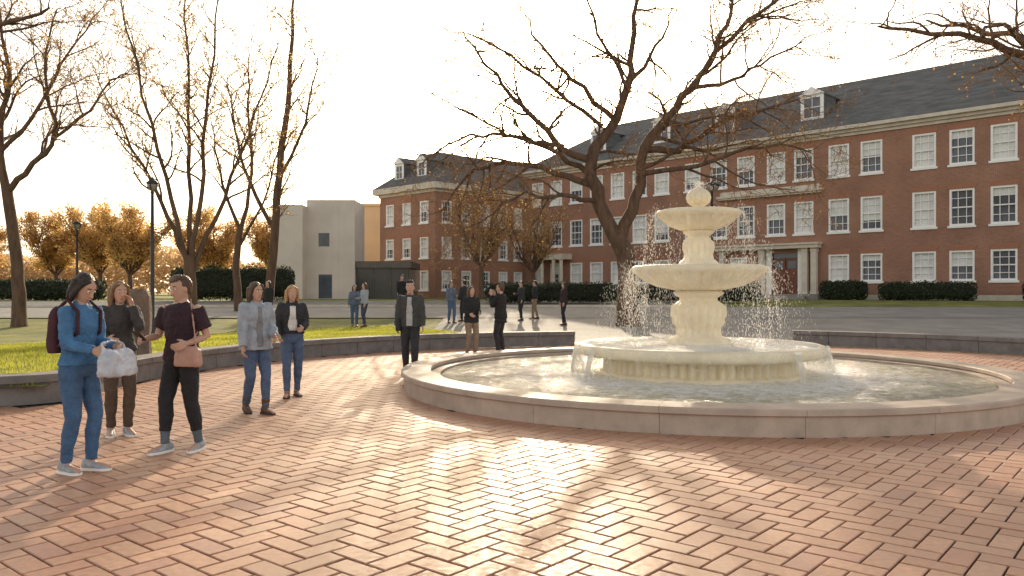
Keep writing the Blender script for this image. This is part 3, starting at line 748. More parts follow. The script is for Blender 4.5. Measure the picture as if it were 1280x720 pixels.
for q in range(26000):
    x=random.uniform(-120,-18); top=5.5+3.0*noise.noise(Vector((x*.07,0,0)))+1.6*noise.noise(Vector((x*.3,3,0)))
    leafq(T,Vector((x,random.uniform(108,122),1+top*random.random()**.7)),random.uniform(.4,.95))
o=mk('distant_wood',T.lv,T.lf,mat('wood_leaf',(.60,.42,.23),.8,.4,.08,trans=.55)); o['kind']='stuff'

# ------------------------------------------------------------ lamps, pillar
def lamp(x,y,hh,hs=.62):
    z=lawnz(math.hypot(x-CX,y-CY),y) if x<-5 and y<34 else gz(y)
    r=empty('street_lamp',(x,y,z),0,'black iron lamp post with a small lantern head','street lamp','lamp posts around the plaza')
    V=[];F=[]; lathe(V,F,[(.16,-.02),(.16,.08),(.12,.14),(.1,.4),(.07,.5),(.055,.6),(.045,hh*.6),(.038,hh-.4),(.05,hh-.38),(.05,hh-.36),(.03,hh-.33)],20)
    mk('pole',V,F,M_black,smooth=True,parent=r)
    V=[];F=[]; lathe(V,F,[(.05*hs,hh-.34),(.12*hs,hh-.3),(.16*hs,hh-.2),(.15*hs,hh-.15),(.1*hs,hh-.13)],16); mk('lamp_glass',V,F,M_lampglass,smooth=True,parent=r)
    V=[];F=[]; lathe(V,F,[(.2*hs,hh-.15),(.22*hs,hh-.13),(.12*hs,hh-.06),(.03,hh-.03),(.015,hh+.01),(0.001,hh+.02)],16)
    for a in range(4): 
        c_,s_=math.cos(a*1.571)*hs,math.sin(a*1.571)*hs; tube(V,F,[(c_*.12,s_*.12,hh-.31),(c_*.175,s_*.175,hh-.2),(c_*.17,s_*.17,hh-.14)],[.014]*3,5)
    mk('lamp_cap',V,F,M_black,smooth=True,parent=r)
lamp(-9.35,20.8,4.25,.75); lamp(-17.4,32,4.2,.9); lamp(6.45,25.8,5.1,1.2); 
V=[];F=[]
n=10
for i in range(n+1):
    z=1.32*i/n; w=.25-.02*i/n-(.06 if i==n else 0); 
    for j in range(12):
        a=j*math.pi/6; k_=1+.1*noise.noise(Vector((math.cos(a),math.sin(a),z*2)))
        V.append((w*k_*math.copysign(abs(math.cos(a))**.5,math.cos(a)),w*.8*k_*math.copysign(abs(math.sin(a))**.5,math.sin(a)),z))
for i in range(n):
    for j in range(12): F.append((i*12+j,i*12+(j+1)%12,(i+1)*12+(j+1)%12,(i+1)*12+j))
F.append(tuple(n*12+j for j in range(12)))
o=mk('stone_pillar',V,F,mat('brown_stone',(.16,.11,.08),.85,.35,5,.6,20),loc=(-6.95,14.8,.27)); tag(o,'rough brown standing stone pillar on the lawn','pillar')

# ------------------------------------------------------------ people
def ellips(V,F,c_,r,Mx=None,n=14,m=9):
    b=len(V)
    for i in range(m):
        ph=-math.pi/2+math.pi*(i+.5)/m
        for j in range(n):
            a=2*math.pi*j/n
            v=Vector((r[0]*math.cos(ph)*math.cos(a),r[1]*math.cos(ph)*math.sin(a),r[2]*math.sin(ph)))+Vector(c_)
            if Mx: v=Mx@v
            V.append(tuple(v))
    for i in range(m-1):
        for j in range(n):
            j2=(j+1)%n; F.append((b+i*n+j,b+i*n+j2,b+(i+1)*n+j2,b+(i+1)*n+j))
    F.append(tuple(b+j for j in range(n))[::-1]); F.append(tuple(b+(m-1)*n+j for j in range(n)))
def sect(V,F,secs,Mx=None,n=20,sq=1.0):
    b=len(V)
    for (x,y,z,rx,ry) in secs:
        for j in range(n):
            a=2*math.pi*j/n; ca,sa=math.cos(a),math.sin(a)
            ca=math.copysign(abs(ca)**sq,ca); sa=math.copysign(abs(sa)**sq,sa)
            v=Vector((x+rx*ca,y+ry*sa,z))
            if Mx: v=Mx@v
            V.append(tuple(v))
    k=len(secs)
    for i in range(k-1):
        for j in range(n):
            j2=(j+1)%n; F.append((b+i*n+j,b+i*n+j2,b+(i+1)*n+j2,b+(i+1)*n+j))
    F.append(tuple(b+j for j in range(n))[::-1]); F.append(tuple(b+(k-1)*n+j for j in range(n)))
def limb(V,F,pts,rr,k=14):
    P=[Vector(p) for p in pts]
    d0=(P[0]-P[1]).normalized(); d1=(P[-1]-P[-2]).normalized()
    p2=[P[0]+d0*rr[0]*.85]+[P[0]+d0*rr[0]*.5]+P+[P[-1]+d1*rr[-1]*.5,P[-1]+d1*rr[-1]*.85]
    r2=[rr[0]*.45,rr[0]*.85]+list(rr)+[rr[-1]*.85,rr[-1]*.45]
    tube(V,F,p2,r2,k,True)
cltex=bpy.data.textures.new('folds','CLOUDS'); cltex.noise_scale=.07; cltex.noise_depth=3
def remesh(name,V,F,m,voxel,smooth=2,disp=0.0):
    me=bpy.data.meshes.new(name); me.from_pydata(V,[],F); me.update()
    o=bpy.data.objects.new(name,me); col.objects.link(o)
    md=o.modifiers.new('r','REMESH'); md.mode='VOXEL'; md.voxel_size=voxel
    if smooth: 
        s_=o.modifiers.new('s','SMOOTH'); s_.factor=.5; s_.iterations=smooth
    if disp>0:
        d=o.modifiers.new('d','DISPLACE'); d.texture=cltex; d.strength=disp; d.mid_level=.45; d.texture_coords='LOCAL'
    dg=bpy.context.evaluated_depsgraph_get(); ev=o.evaluated_get(dg)
    nm=bpy.data.meshes.new_from_object(ev)
    o.modifiers.clear(); o.data=nm; bpy.data.meshes.remove(me)
    nm.materials.clear(); nm.materials.append(m)
    nm.polygons.foreach_set('use_smooth',[True]*len(nm.polygons))
    return o
def ik(a,b,l1,l2,hint):
    d=b-a; L_=d.length
    if L_>(l1+l2)*.999: b=a+d.normalized()*(l1+l2)*.999; d=b-a; L_=d.length
    x=(l1*l1-l2*l2+L_*L_)/(2*L_); y=math.sqrt(max(0,l1*l1-x*x))
    u=d.normalized(); h=(hint-u*hint.dot(u)).normalized()
    return a+u*x+h*y,b
def cloth(name,c_): return mat('cloth_'+name,c_,.85,.25,9,.6,40)
SK=mat('skin',(.52,.31,.22),.55,.06,12)
M_eyew=mat('eye_white',(.7,.68,.65),.3,.02); M_iris=mat('eye_iris',(.04,.025,.015),.2,.1); M_lip=mat('lip',(.42,.16,.13),.5,.05)

def person(x,y,theta,h,sp):
    z0=sp.get('z',0.0)
    fem=sp.get('fem',True); near=sp.get('near',1)
    vox={2:.0065,1:.010,0:.018}[near]; cv={2:.009,1:.012,0:.02}[near]
    s=h/1.70
    lean=sp.get('lean',0.0)
    fl=sp.get('fl',(.02,-.10)); fr=sp.get('fr',(-.02,.10))
    stride=abs(fl[0]-fr[0])
    off=max(abs(fl[0]),abs(fr[0]))
    drop=max(0.0,.805-math.sqrt(.812**2-off*off-.02**2))+.004
    if fem: tor=[(.83,.12,.09,0),(.88,.16,.108,0),(.95,.166,.11,0),(1.02,.146,.098,0),(1.10,.120,.086,0),(1.18,.128,.093,.004),(1.26,.142,.104,.012),(1.34,.148,.098,.005),(1.395,.138,.078,0),(1.43,.08,.056,0),(1.46,.05,.048,0)]
    else: tor=[(.83,.12,.09,0),(.88,.158,.11,0),(.95,.162,.112,0),(1.02,.15,.10,0),(1.10,.142,.098,0),(1.18,.152,.102,0),(1.28,.17,.112,.003),(1.36,.175,.105,0),(1.41,.155,.085,0),(1.445,.09,.06,0),(1.475,.058,.053,0)]
    def LY(z): return lean*max(0,(z-.92))*1.0
    def TZ(z): return z-drop
    sh=.155 if fem else .18
    shoulders={-1:Vector((-sh,LY(1.39),TZ(1.385))),1:Vector((sh,LY(1.39),TZ(1.385)))}
    hips={-1:Vector((-.085,0,TZ(.89))),1:Vector((.085,0,TZ(.89)))}
    feet={-1:fl,1:fr}; hands={-1:Vector(sp.get('hl',(-.24,.05,.80))),1:Vector(sp.get('hr',(.24,.05,.80)))}
    V=[];F=[]
    sect(V,F,[(0,LY(z)+yo,TZ(z),a,b) for z,a,b,yo in tor])
    legs={};arms={}
    for k in (-1,1):
        f=feet[k]; lift=.035 if (stride>.24 and f[0]<0) else 0
        ank=Vector((f[1],f[0],.085+lift))
        kn,ank=ik(hips[k],ank,.407,.407,Vector((k*.12,1,0)))
        calf=kn.lerp(ank,.35)+Vector((0,-.012,0))
        legs[k]=(hips[k],kn,ank,lift)
        limb(V,F,[hips[k],hips[k].lerp(kn,.5),kn,calf,ank.lerp(kn,.15),ank],[.083,.069,.049,.051,.036,.035])
        fd=Vector((k*.18,1,-.0 if not lift else -.35)).normalized()
        limb(V,F,[ank+Vector((0,-.02,-.04)),ank+fd*.08+Vector((0,0,-.045)),ank+fd*.17+Vector((0,0,-.055))],[.034,.034,.022])
        hd=hands[k]
        el,wr=ik(shoulders[k],hd,.275,.245,Vector((k*.35,-.9,-.5)))
        arms[k]=(shoulders[k],el,wr)
        limb(V,F,[shoulders[k],shoulders[k].lerp(el,.45),el,el.lerp(wr,.3),wr],[.052,.044,.037,.036,.025])
        d=(wr-el).normalized()
        pn=Vector((-k,0.25,-.2)); pn=(pn-d*pn.dot(d)).normalized()
        sd=d.cross(pn).normalized()
        if sd.dot(Vector((0,1,.3)))<0: sd=-sd
        palm0=wr; palm1=wr+d*.085
        for q in (-1,-.33,.33,1):
            tube(V,F,[palm0+sd*q*.018,palm0+d*.04+sd*q*.028,palm1+sd*q*.031],[.016,.015,.011],8)
        curl=sp.get('curl',.5)
        for q,ln in zip((1,.33,-.33,-1),(.068,.078,.072,.055)):
            p0=palm1+sd*q*.031-d*.01; dd=d.copy(); pp=[p0]; 
            for seg in range(3):
                dd=(dd+pn*curl*.55).normalized()
                p0=p0+dd*ln/3*1.15; pp.append(p0)
            tube(V,F,pp,[.0095,.009,.0085,.007],8)
        tb=palm0+d*.02+sd*.026
        tube(V,F,[tb,tb+(d*.6+sd*.75+pn*.2)*.03,tb+(d*.9+sd*.8+pn*.4).normalized()*.062+d*.01],[.013,.0115,.008],8)
    hc=Vector((0,LY(1.58)+.012+sp.get('hf',0),TZ(1.585)))
    Mh=Matrix.Translation(hc)@Matrix.Rotation(rad(sp.get('hyaw',0)),4,'Z')@Matrix.Rotation(rad(-sp.get('hpitch',0)),4,'X')@Matrix.Rotation(rad(sp.get('hroll',0)),4,'Y')
    limb(V,F,[(0,LY(1.43)-.01,TZ(1.42)),Vector((0,LY(1.5)-.005,TZ(1.5))),Mh@Vector((0,-.012,-.04))],[.06,.052,.055] if not fem else [.053,.046,.05])
    hs=.96 if fem else 1.0
    head=[(0,.050,-.118,.020,.022),(0,.040,-.108,.036,.040),(0,.022,-.085,.050,.062),(0,.008,-.05,.062,.080),(0,0,-.01,.071,.091),(0,-.003,.03,.075,.096),(0,-.006,.065,.072,.092),(0,-.008,.09,.058,.076),(0,-.01,.108,.036,.048),(0,-.01,.118,.012,.018)]
    sect(V,F,[(a*hs,b*hs,c_*hs,d*hs,e*hs) for a,b,c_,d,e in head],Mh)
    tube(V,F,[Mh@Vector((0,.084,.022)),Mh@Vector((0,.096,-.004)),Mh@Vector((0,.106,-.028)),Mh@Vector((0,.088,-.036))],[.007,.010,.0145,.011],8)
    tube(V,F,[Mh@Vector((-.042,.068,.032)),Mh@Vector((0,.084,.034)),Mh@Vector((.042,.068,.032))],[.008,.010,.008],8)
    tube(V,F,[Mh@Vector((-.02,.076,-.062)),Mh@Vector((0,.082,-.06)),Mh@Vector((.02,.076,-.062))],[.007,.009,.007],8)
    for k in (-1,1): ellips(V,F,(k*.074*hs,-.004,-.006),(.011,.02,.032),Mh,8,6)
    if s!=1: V=[(a*s,b*s,c_*s) for a,b,c_ in V]
    skin=sp.get('skin',SK)
    body=remesh('person',V,F,skin,vox,2)
    body.location=(x,y,z0); body.rotation_euler=(0,0,rad(theta-90))
    tag(body,sp['label'],'person','students on the plaza')
    def add(name,V,F,m,voxel,sm=2,disp=0,label=None):
        if s!=1: V=[(a*s,b*s,c_*s) for a,b,c_ in V]
        o=remesh(name,V,F,m,voxel,sm,disp); o.parent=body
        if label: o['label']=label
        return o
    if near>=1:
        for k in (-1,1):
            V=[];F=[]; ellips(V,F,(k*.029,.0785,.012),(.0135,.010,.0085),Mh,10,7); nf=len(F)
            ellips(V,F,(k*.029,.0865,.012),(.0058,.004,.006),Mh,8,5)
            MI=[0]*nf+[1]*(len(F)-nf); V=[(a*s,b*s,c_*s) for a,b,c_ in V]
            mk('eye',V,F,[M_eyew,M_iris],MI,True,body)
        V=[];F=[]; tube(V,F,[Mh@Vector((-.023,.0775,-.061)),Mh@Vector((0,.0865,-.061)),Mh@Vector((.023,.0775,-.061))],[.003,.0055,.003],8); V=[(a*s,b*s,c_*s) for a,b,c_ in V]; mk('mouth',V,F,M_lip,None,True,body)
        for k in (-1,1):
            V=[];F=[]; tube(V,F,[Mh@Vector((k*.047,.068,.034)),Mh@Vector((k*.03,.081,.041)),Mh@Vector((k*.014,.087,.037))],[.003,.0045,.003],6)
            V=[(a*s,b*s,c_*s) for a,b,c_ in V]; mk('eyebrow',V,F,sp['hairm'],None,True,body)
    V=[];F=[]
    ellips(V,F,(0,-.028,.034),(.084,.092,.098),Mh,20,14)
    ht=sp.get('hair','long')
    if ht in('long','bob'):
        ln=-.27 if ht=='long' else -.13
        for k in (-1,1):
            tube(V,F,[Mh@Vector((k*.03,.058,.102)),Mh@Vector((k*.070,.035,.065)),Mh@Vector((k*.083,.005,-.02)),Mh@Vector((k*.086,-.01,ln*.55)),Mh@Vector((k*.075,-.005,ln))],[.015,.02,.022,.028,.014],10)
            tube(V,F,[Mh@Vector((k*.06,-.05,.05)),Mh@Vector((k*.07,-.05,-.06)),Mh@Vector((k*.065,-.06,ln))],[.042,.04,.02],10)
            for q in range(3):
                jx=random.uniform(-.01,.012); jy=random.uniform(-.03,.02)
                tube(V,F,[Mh@Vector((k*.08,-.01+jy,.03)),Mh@Vector((k*(.09+jx),jy-.01,ln*.5)),Mh@Vector((k*(.08+jx*2),jy-.01,ln*random.uniform(.95,1.15)))],[.014,.013,.005],7)
        tube(V,F,[Mh@Vector((0,-.07,.04)),Mh@Vector((0,-.085,-.06)),Mh@Vector((0,-.08,ln-.01))],[.06,.062,.03],12)
    elif ht=='short':
        for q in range(7):
            xx=-.054+.018*q; yy=.062-.25*abs(xx)**1.0*.9
            tube(V,F,[Mh@Vector((xx*.6,.0,.125)),Mh@Vector((xx,yy*.8,.115+random.uniform(-.004,.008))),Mh@Vector((xx*1.1,yy+.018,.085+random.uniform(-.01,.008)))],[.022,.018,.008],8)
        ellips(V,F,(0,-.05,-.01),(.074,.055,.07),Mh,14,9)
    add('hair',V,F,sp['hairm'],.007 if near==2 else .012,1,.012 if near else 0)
    e=sp.get('te',.013); bw=sp.get('bw',.058)
    V=[];F=[]
    sect(V,F,[(0,LY(z)+yo,TZ(z),a+e,b+e) for z,a,b,yo in tor if z<=1.03])
    for k in (-1,1):
        hp,kn,an_,lift=legs[k]
        limb(V,F,[hp,hp.lerp(kn,.5),kn],[.087+e*.6,.073+e,.055+e])
        calf=kn.lerp(an_,.35)+Vector((0,-.012,0))
        cuff=an_.lerp(kn,.30) if sp.get('crop') else an_+(kn-an_).normalized()*.015
        tube(V,F,[hp.lerp(kn,.7),kn,calf,cuff.lerp(calf,.3),cuff],[.063+e,.055+e,.055+e,max(.042+e*.6,bw*.95),bw],14)
    add('trousers',V,F,sp['tm'],cv,2,.018)
    if sp.get('crop'):
        for k in (-1,1):
            hp,kn,an_,lift=legs[k]; V=[];F=[]
            tube(V,F,[an_+Vector((0,0,.0)),an_.lerp(kn,.15),an_.lerp(kn,.34)],[.043,.042,.050],14)
            add('sock',V,F,sp['crop'],cv,1,0)
    e=sp.get('je',.018); hem=sp.get('hem',.90)
    V=[];F=[]
    ts_=[t for t in tor if t[0]>=hem+.015 and t[0]<=1.44]
    def interp(z):
        for i in range(len(tor)-1):
            if tor[i][0]<=z<=tor[i+1][0]:
                f=(z-tor[i][0])/(tor[i+1][0]-tor[i][0]); return tuple(tor[i][q]+(tor[i+1][q]-tor[i][q])*f for q in (1,2,3))
        return tor[0][1:]
    hz_=interp(max(hem,.9)); fl_=sp.get('flare',.012)
    secs=[(0,LY(hem)+hz_[2],TZ(hem),hz_[0]+e+fl_,hz_[1]+e+fl_)]+[(0,LY(z)+yo,TZ(z),a+e+fl_*max(0,(1.15-z))*2,b+e+fl_*max(0,(1.15-z))*2) for z,a,b,yo in ts_]
    secs.append((0,LY(1.45),TZ(1.452),.066,.06))
    sect(V,F,secs)
    sl=sp.get('sleeve','long')
    for k in (-1,1):
        a_,el,wr=arms[k]
        if sl=='long': 
            limb(V,F,[a_,a_.lerp(el,.5),el],[.052+e*.7,.045+e,.039+e]); tube(V,F,[el.lerp(a_,.3),el,el.lerp(wr,.4),wr-(wr-el).normalized()*.01],[.041+e,.039+e,.036+e,.030+e*.7],14)
        else: tube(V,F,[a_+ (a_-el).normalized()*.02,a_,a_.lerp(el,.4),a_.lerp(el,.72)],[.04,.056+e*.7,.052+e,.053+e],14)
    if sl=='long':
        tube(V,F,[(-.03,LY(1.4)+.068,TZ(1.41)),(-.07,LY(1.4)+.02,TZ(1.455)),(0,LY(1.4)-.062,TZ(1.47)),(.07,LY(1.4)+.02,TZ(1.455)),(.03,LY(1.4)+.068,TZ(1.41))],[.012,.017,.017,.017,.012],8)
    add(sp.get('topname','jacket'),V,F,sp['jm'],cv,2,.032)
    if sp.get('inner'):
        V=[];F=[]; iw=sp.get('iw',.045)
        sect(V,F,[(0,LY(z)+yo+(b+e)*.52,TZ(z),iw+.02*(z<1.2),(b+e)*.50+.017+fl_*max(0,(1.15-z))*2) for z,a,b,yo in ts_ if z<1.42])
        add('shirt',V,F,sp['inner'],cv,2,.01)
    for k in (-1,1):
        hp,kn,an_,lift=legs[k]
        fx,fy=an_.x,an_.y
        yaw=-k*.17
        R_=Matrix.Translation((fx,fy,lift*.9))@Matrix.Rotation(yaw,4,'Z')@(Matrix.Rotation(-.2 if lift else 0,4,'X'))
        V=[];F=[]; bt=sp.get('boot',0)
        prof=[(-.085,.02,.075),(-.07,.036,.095),(-.03,.040,.10),(.02,.041,.088),(.07,.045,.066),(.12,.046,.052),(.16,.036,.042),(.18,.016,.034)]
        b=len(V);n=14
        for (yy,w,hh_) in prof:
            for j in range(n):
                a=2*math.pi*j/n; v=R_@Vector((w*math.cos(a),yy,.012+(hh_-.012)*(.5+.5*math.sin(a)) )); V.append(tuple(v))
        for i in range(len(prof)-1):
            for j in range(n): j2=(j+1)%n; F.append((b+i*n+j,b+i*n+j2,b+(i+1)*n+j2,b+(i+1)*n+j))
        F.append(tuple(b+j for j in range(n))[::-1]); F.append(tuple(b+(len(prof)-1)*n+j for j in range(n)))
        if bt: tube(V,F,[Vector((fx,fy-.01,.05+lift)),Vector((fx,fy-.012,.12+lift)),an_.lerp(kn,.28)],[.045,.047,.060],12)
        else: tube(V,F,[Vector((fx,fy-.02,.05+lift)),Vector((fx,fy-.015,.105+lift))],[.042,.044],12)
        so=add('shoe',V,F,sp['sm'],.008 if near==2 else .014,1,0)
        V=[];F=[]; n=len(prof)
        pts=[(p_[1]*1.06+.002,p_[0]*1.03) for p_ in prof]; ring=[(a,b_) for a,b_ in pts]+[(-a,b_) for a,b_ in reversed(pts)]
        for zz in (0.001,.024):
            for (a,b_) in ring: V.append(tuple((R_@Vector((a,b_,zz)))*s))
        m_=len(ring)
        F=[tuple(range(m_))[::-1],tuple(range(m_,2*m_))]+[(i,(i+1)%m_,m_+(i+1)%m_,m_+i) for i in range(m_)]
        q=mk('sole',V,F,sp.get('solem',M_white)); q.parent=so
    return body,arms,Mh,s
def bag(V,F,c_,w,d,h,Mx=None,sq=.45):
    b=[]
    for f in (0,.04,.15,.5,.8,.93,1):
        e=1-.25*(abs(f-.45)*2)**6
        b.append((c_[0],c_[1],c_[2]+h*f,w*e*(1.05-.15*f),d*e*(1.05-.25*f)))
    sect(V,F,b,Mx,24,sq)
def attach(name,V,F,m,body,vox,label,cat,disp=.01,s=1):
    V=[(a*s,b*s,c_*s) for a,b,c_ in V]
    o=remesh(name,V,F,m,vox,2,disp); o.location=body.location; o.rotation_euler=body.rotation_euler
    tag(o,label,cat); return o
H_dark=mat('hair_dark',(.03,.018,.012),.5,.5,8,.9,30,stretch=(3,3,.4)); H_brown=mat('hair_brown',(.10,.05,.025),.5,.5,8,.9,30,stretch=(3,3,.4)); H_light=mat('hair_light_brown',(.24,.13,.06),.5,.5,8,.9,30,stretch=(3,3,.4)); H_blond=mat('hair_blond',(.50,.30,.13),.5,.4,8,.9,30,stretch=(3,3,.4))
jean=cloth('blue_denim',(.055,.12,.23)); jean2=cloth('mid_denim',(.08,.12,.20)); navyj=cloth('navy_denim',(.045,.06,.10)); blk=cloth('black',(.018,.018,.02)); char=cloth('charcoal',(.03,.03,.033)); brn=cloth('brown',(.09,.06,.04))
blue=cloth('blue_top',(.06,.17,.33)); mar=cloth('maroon',(.034,.014,.02)); marp=cloth('maroon_pack',(.06,.016,.025)); lden=cloth('pale_denim',(.34,.37,.41)); navy=cloth('navy',(.028,.036,.06)); wht=cloth('off_white',(.65,.62,.57)); tan_=cloth('tan',(.26,.19,.13)); grey=cloth('grey',(.22,.22,.23)); lgrey=cloth('light_grey',(.42,.41,.39)); dgrey=cloth('dark_warm_grey',(.05,.045,.042)); dkbl=cloth('steel_blue',(.12,.15,.21)); olive=cloth('grey_olive',(.055,.055,.05))
M_sn=mat('sneaker',(.35,.37,.40),.6,.3,20); M_boot=mat('boot_leather',(.12,.06,.035),.6,.2,8); M_bsole=mat('dark_sole',(.05,.04,.035),.8,.1)
M_silver=mat('silver_bag_fabric',(.50,.52,.57),.4,.22,7,.9,14); M_pink=mat('pink_leather',(.48,.27,.20),.5,.12,6,.2,20)

b1,ar,Mh,s=person(-3.72,6.86,-18,1.69,dict(near=2,fem=True,lean=.06,hpitch=30,hf=.02,hyaw=0,hair='bob',hairm=H_dark,tm=jean,jm=blue,topname='sweater',hem=.93,je=.012,te=.009,bw=.048,
  hl=(-.11,.30,1.08),hr=(.12,.30,1.06),fl=(.05,-.09),fr=(-.05,.08),curl=1.0,sm=M_sn,label='person in blue sweater and jeans looking down at a bag'))
V=[];F=[]; bag(V,F,(0,-.165,1.02),.135,.065,.40); bag(V,F,(0,-.235,1.05),.10,.03,.18)
for k in (-1,1): tube(V,F,[(k*.10,-.11,1.40),(k*.11,0.0,1.475),(k*.12,.125,1.38),(k*.12,.12,1.2),(k*.13,-.08,1.08)],[.017]*5,8)
attach('backpack',V,F,marp,b1,.011,'dark maroon backpack worn over a blue sweater','backpack')
V=[];F=[]; bag(V,F,(0.0,.42,.84),.17,.08,.22); 
tube(V,F,[(-.11,.40,1.03),(-.11,.36,1.11),(0,.35,1.13),(.11,.36,1.11),(.11,.40,1.03)],[.012]*5,8)
attach('shoulder_bag',V,F,M_silver,b1,.010,'silver-white fabric bag held in both hands','bag',.035)

person(-4.22,8.6,-55,1.65,dict(near=2,fem=True,hair='long',hairm=H_light,hpitch=6,hyaw=10,tm=brn,jm=dgrey,topname='shirt',hem=.95,je=.015,te=.009,bw=.05,
  hl=(-.10,.17,1.44),hr=(.15,.27,1.08),fl=(.03,-.08),fr=(-.03,.08),curl=1.1,sm=M_sn,label='person with long light brown hair raising a hand to the face'))
b3,ar,Mh,s=person(-3.20,7.75,-108,1.69,dict(near=2,fem=False,hair='short',hairm=H_brown,hpitch=12,hyaw=-18,tm=blk,jm=mar,topname='tee_shirt',sleeve='short',hem=.90,je=.020,te=.014,bw=.058,crop=cloth('blue_grey_sock',(.10,.13,.15)),
  hl=(-.20,.17,1.06),hr=(.22,.26,1.10),fl=(-.10,-.12),fr=(.10,.11),curl=1.1,sm=M_sn,label='person in maroon tee shirt and black trousers with pink bag'))
V=[];F=[]; bag(V,F,(-.21,.16,.84),.14,.055,.19)
tube(V,F,[(-.30,.15,.98),(-.22,.09,1.2),(-.13,.03,1.475),(-.12,-.06,1.42),(-.20,.02,1.15),(-.16,.15,.98)],[.009]*6,8)
attach('handbag',V,F,M_pink,b3,.009,'pink leather handbag hanging from a shoulder strap','bag',.01,s=1)
V=[];F=[]; box(V,F,-.036,.036,-.005,.005,-.07,.07); o=mk('phone',V,F,M_black); 
Mb=Matrix.Translation(b3.location)@Matrix.Rotation(b3.rotation_euler.z,4,'Z'); o.location=Mb@Vector((.19,.345,1.13)); o.rotation_euler=(rad(-50),0,b3.rotation_euler.z); tag(o,'black phone held in a hand','phone')

b4,ar,Mh,s=person(-3.25,10.15,-50,1.66,dict(near=2,fem=True,hair='bob',hairm=H_brown,hyaw=12,hpitch=5,tm=jean2,jm=lden,inner=grey,hem=.84,je=.030,te=.009,bw=.048,flare=.03,
  hl=(-.17,.20,1.0),hr=(.22,.12,.84),fl=(.13,-.08),fr=(-.12,.08),curl=.9,sm=M_boot,solem=M_bsole,boot=1,label='person in pale denim jacket, blue jeans and brown boots walking'))
V=[];F=[]; bag(V,F,(0,-.18,1.03),.13,.06,.36); attach('backpack',V,F,dkbl,b4,.012,'steel blue backpack worn over a denim jacket','backpack')
person(-3.23,11.75,-70,1.63,dict(near=2,fem=True,hair='long',hairm=H_blond,hyaw=5,hpitch=4,tm=jean2,jm=char,inner=wht,iw=.062,hem=.98,je=.026,te=.009,bw=.047,
  hl=(-.13,.22,1.06),hr=(.21,.15,.95),fl=(-.09,-.08),fr=(.10,.08),curl=.9,sm=M_boot,solem=M_bsole,label='person with long blond hair in open dark jacket over white'))
b6,ar,Mh,s=person(-1.92,15.1,-90,1.74,dict(near=1,fem=False,hair='short',hairm=H_dark,tm=char,jm=olive,inner=lgrey,iw=.06,hem=.86,je=.032,te=.016,bw=.058,
  hl=(-.24,.08,.84),hr=(.24,.02,.82),fl=(.10,-.09),fr=(-.10,.09),curl=.9,sm=M_boot,solem=M_bsole,label='person in open dark jacket over light shirt walking'))
V=[];F=[]; bag(V,F,(.22,.0,.80),.05,.13,.24); tube(V,F,[(.2,.02,1.0),(.05,.13,1.2),(-.12,.04,1.48),(-.1,-.12,1.3),(.2,-.05,1.0)],[.012]*5,8); attach('satchel',V,F,char,b6,.012,'dark satchel worn across the body','bag')
person(-.98,19.3,-60,1.66,dict(near=1,fem=True,hair='long',hairm=H_brown,tm=tan_,jm=blk,hem=.82,je=.026,te=.010,hl=(-.12,.2,1.05),hr=(.14,.22,1.02),label='person in long black coat and tan trousers',sm=M_boot,solem=M_bsole))
person(-.28,19.8,160,1.74,dict(near=1,fem=False,hair='short',hairm=H_brown,tm=char,jm=blk,hem=.76,je=.032,te=.016,hl=(-.10,.2,1.42),hr=(.12,.2,1.42),label='person in black coat raising both hands to the face',sm=M_boot,solem=M_bsole))
def far(x,y,th,jm,tm,hm,lab,stride=.14,**kw):
    d=dict(near=0,fem=random.random()<.5,hair=random.choice(['long','short']),hairm=hm,tm=tm,jm=jm,je=.024,te=.012,sm=M_boot,solem=M_bsole,fl=(stride/2,-.085),fr=(-stride/2,.085),z=gz(y),label=lab,hl=(-.23,.12,.86),hr=(.23,.06,.84)); d.update(kw)
    person(x,y,th,random.uniform(1.62,1.76),d)
far(-6.2,31.5,-80,dkbl,jean2,H_dark,'person in blue jacket standing on the path',z=gz(31.5)+.02)
far(-5.75,31.2,-140,lden,navyj,H_brown,'person in pale denim jacket talking to another',z=gz(31.2)+.03,hr=(.15,.25,1.1))
far(-9.6,31.5,-110,blk,jean2,H_dark,'person in black coat and jeans on the grass',z=gz(31.5)+.05)
far(-2.5,33,-60,dkbl,jean2,H_brown,'person in steel blue jacket on the pavement',hl=(-.12,.25,1.1))
far(-2.0,33.6,140,char,blk,H_dark,'person in charcoal coat seen from behind')
far(0.4,34.0,-150,char,blk,H_dark,'person in charcoal jacket standing in a group',hr=(.1,.28,1.15))
far(1.0,34.6,180,blk,tan_,H_dark,'person in black jacket and tan trousers',stride=.22)
far(2.1,32.2,200,mar,blk,H_dark,'person in maroon jacket standing near the fountain')
far(-5.2,37.8,-70,blk,char,H_dark,'person in black clothes walking along the pavement',stride=.22)

# ------------------------------------------------------------ world, sun, camera
EL,AZ=rad(18),rad(1.0)
w=bpy.data.worlds.new('World'); sc.world=w; w.use_nodes=True
N=w.node_tree.nodes; L=w.node_tree.links; bg=N['Background']; out=N['World Output']
sky=N.new('ShaderNodeTexSky'); sky.sky_type='NISHITA'; sky.sun_disc=False; sky.sun_elevation=EL; sky.sun_rotation=AZ; sky.dust_density=3.5; sky.air_density=1.0; sky.ozone_density=.6
L.new(sky.outputs[0],bg.inputs[0]); bg.inputs[1].default_value=.10
tc=N.new('ShaderNodeTexCoord')
ge=rad(14); sd2=(math.sin(AZ)*math.cos(ge),math.cos(AZ)*math.cos(ge),math.sin(ge))
sd=(math.sin(AZ)*math.cos(EL),math.cos(AZ)*math.cos(EL),math.sin(EL))
dt=N.new('ShaderNodeVectorMath'); dt.operation='DOT_PRODUCT'; nm=N.new('ShaderNodeVectorMath'); nm.operation='NORMALIZE'
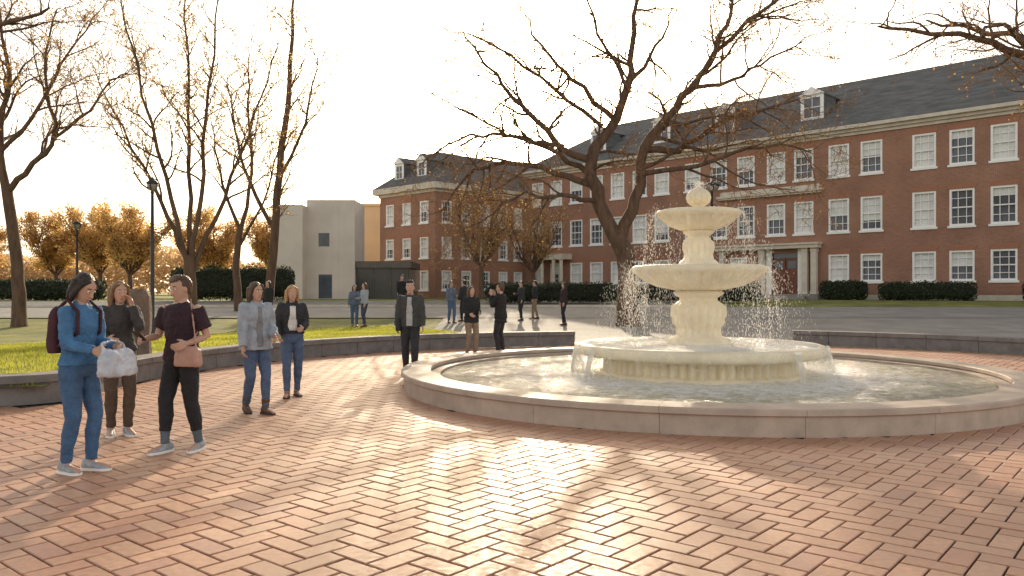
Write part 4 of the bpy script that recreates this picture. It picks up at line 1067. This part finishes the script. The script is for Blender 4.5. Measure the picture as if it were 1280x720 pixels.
L.new(tc.outputs['Generated'],nm.inputs[0]); L.new(nm.outputs[0],dt.inputs[0]); dt.inputs[1].default_value=sd2
mx_=N.new('ShaderNodeMath'); mx_.operation='MAXIMUM'; L.new(dt.outputs['Value'],mx_.inputs[0]); mx_.inputs[1].default_value=0
def lobe(pwr,st,colr):
    pw=N.new('ShaderNodeMath'); pw.operation='POWER'; L.new(mx_.outputs[0],pw.inputs[0]); pw.inputs[1].default_value=pwr
    pm=N.new('ShaderNodeMath'); pm.operation='MULTIPLY'; L.new(pw.outputs[0],pm.inputs[0]); pm.inputs[1].default_value=st
    b=N.new('ShaderNodeBackground'); b.inputs[0].default_value=(*colr,1); L.new(pm.outputs[0],b.inputs[1]); return b
lb=[lobe(120,20,(1,.76,.42)),lobe(14,2.2,(1,.78,.48))]
sz=N.new('ShaderNodeSeparateXYZ'); L.new(nm.outputs[0],sz.inputs[0])
fr_=N.new('ShaderNodeMapRange'); fr_.interpolation_type='SMOOTHSTEP'; fr_.inputs[1].default_value=.38; fr_.inputs[2].default_value=.75; fr_.inputs[3].default_value=1.0; fr_.inputs[4].default_value=.14
L.new(sz.outputs[2],fr_.inputs[0])
b3_=N.new('ShaderNodeBackground'); b3_.inputs[0].default_value=(1,.935,.84,1); L.new(fr_.outputs[0],b3_.inputs[1])
cur=bg
for b in lb+[b3_]:
    a=N.new('ShaderNodeAddShader'); L.new(cur.outputs[0],a.inputs[0]); L.new(b.outputs[0],a.inputs[1]); cur=a
L.new(cur.outputs[0],out.inputs[0])
sun=bpy.data.lights.new('sun','SUN'); sun.energy=5; sun.angle=rad(.5); sun.color=(1,.84,.62)
so=bpy.data.objects.new('sun',sun); col.objects.link(so); so.rotation_euler=Vector(sd).to_track_quat('Z','Y').to_euler()
cam=bpy.data.cameras.new('camera'); co=bpy.data.objects.new('camera',cam); col.objects.link(co)
cam.lens=28.125; cam.sensor_width=36; cam.shift_y=.003; cam.clip_end=3000; co.location=(0,0,1.55); co.rotation_euler=(rad(90),0,0)
sc.camera=co
sc.view_settings.view_transform='Standard'; sc.view_settings.look='None'; sc.view_settings.exposure=0
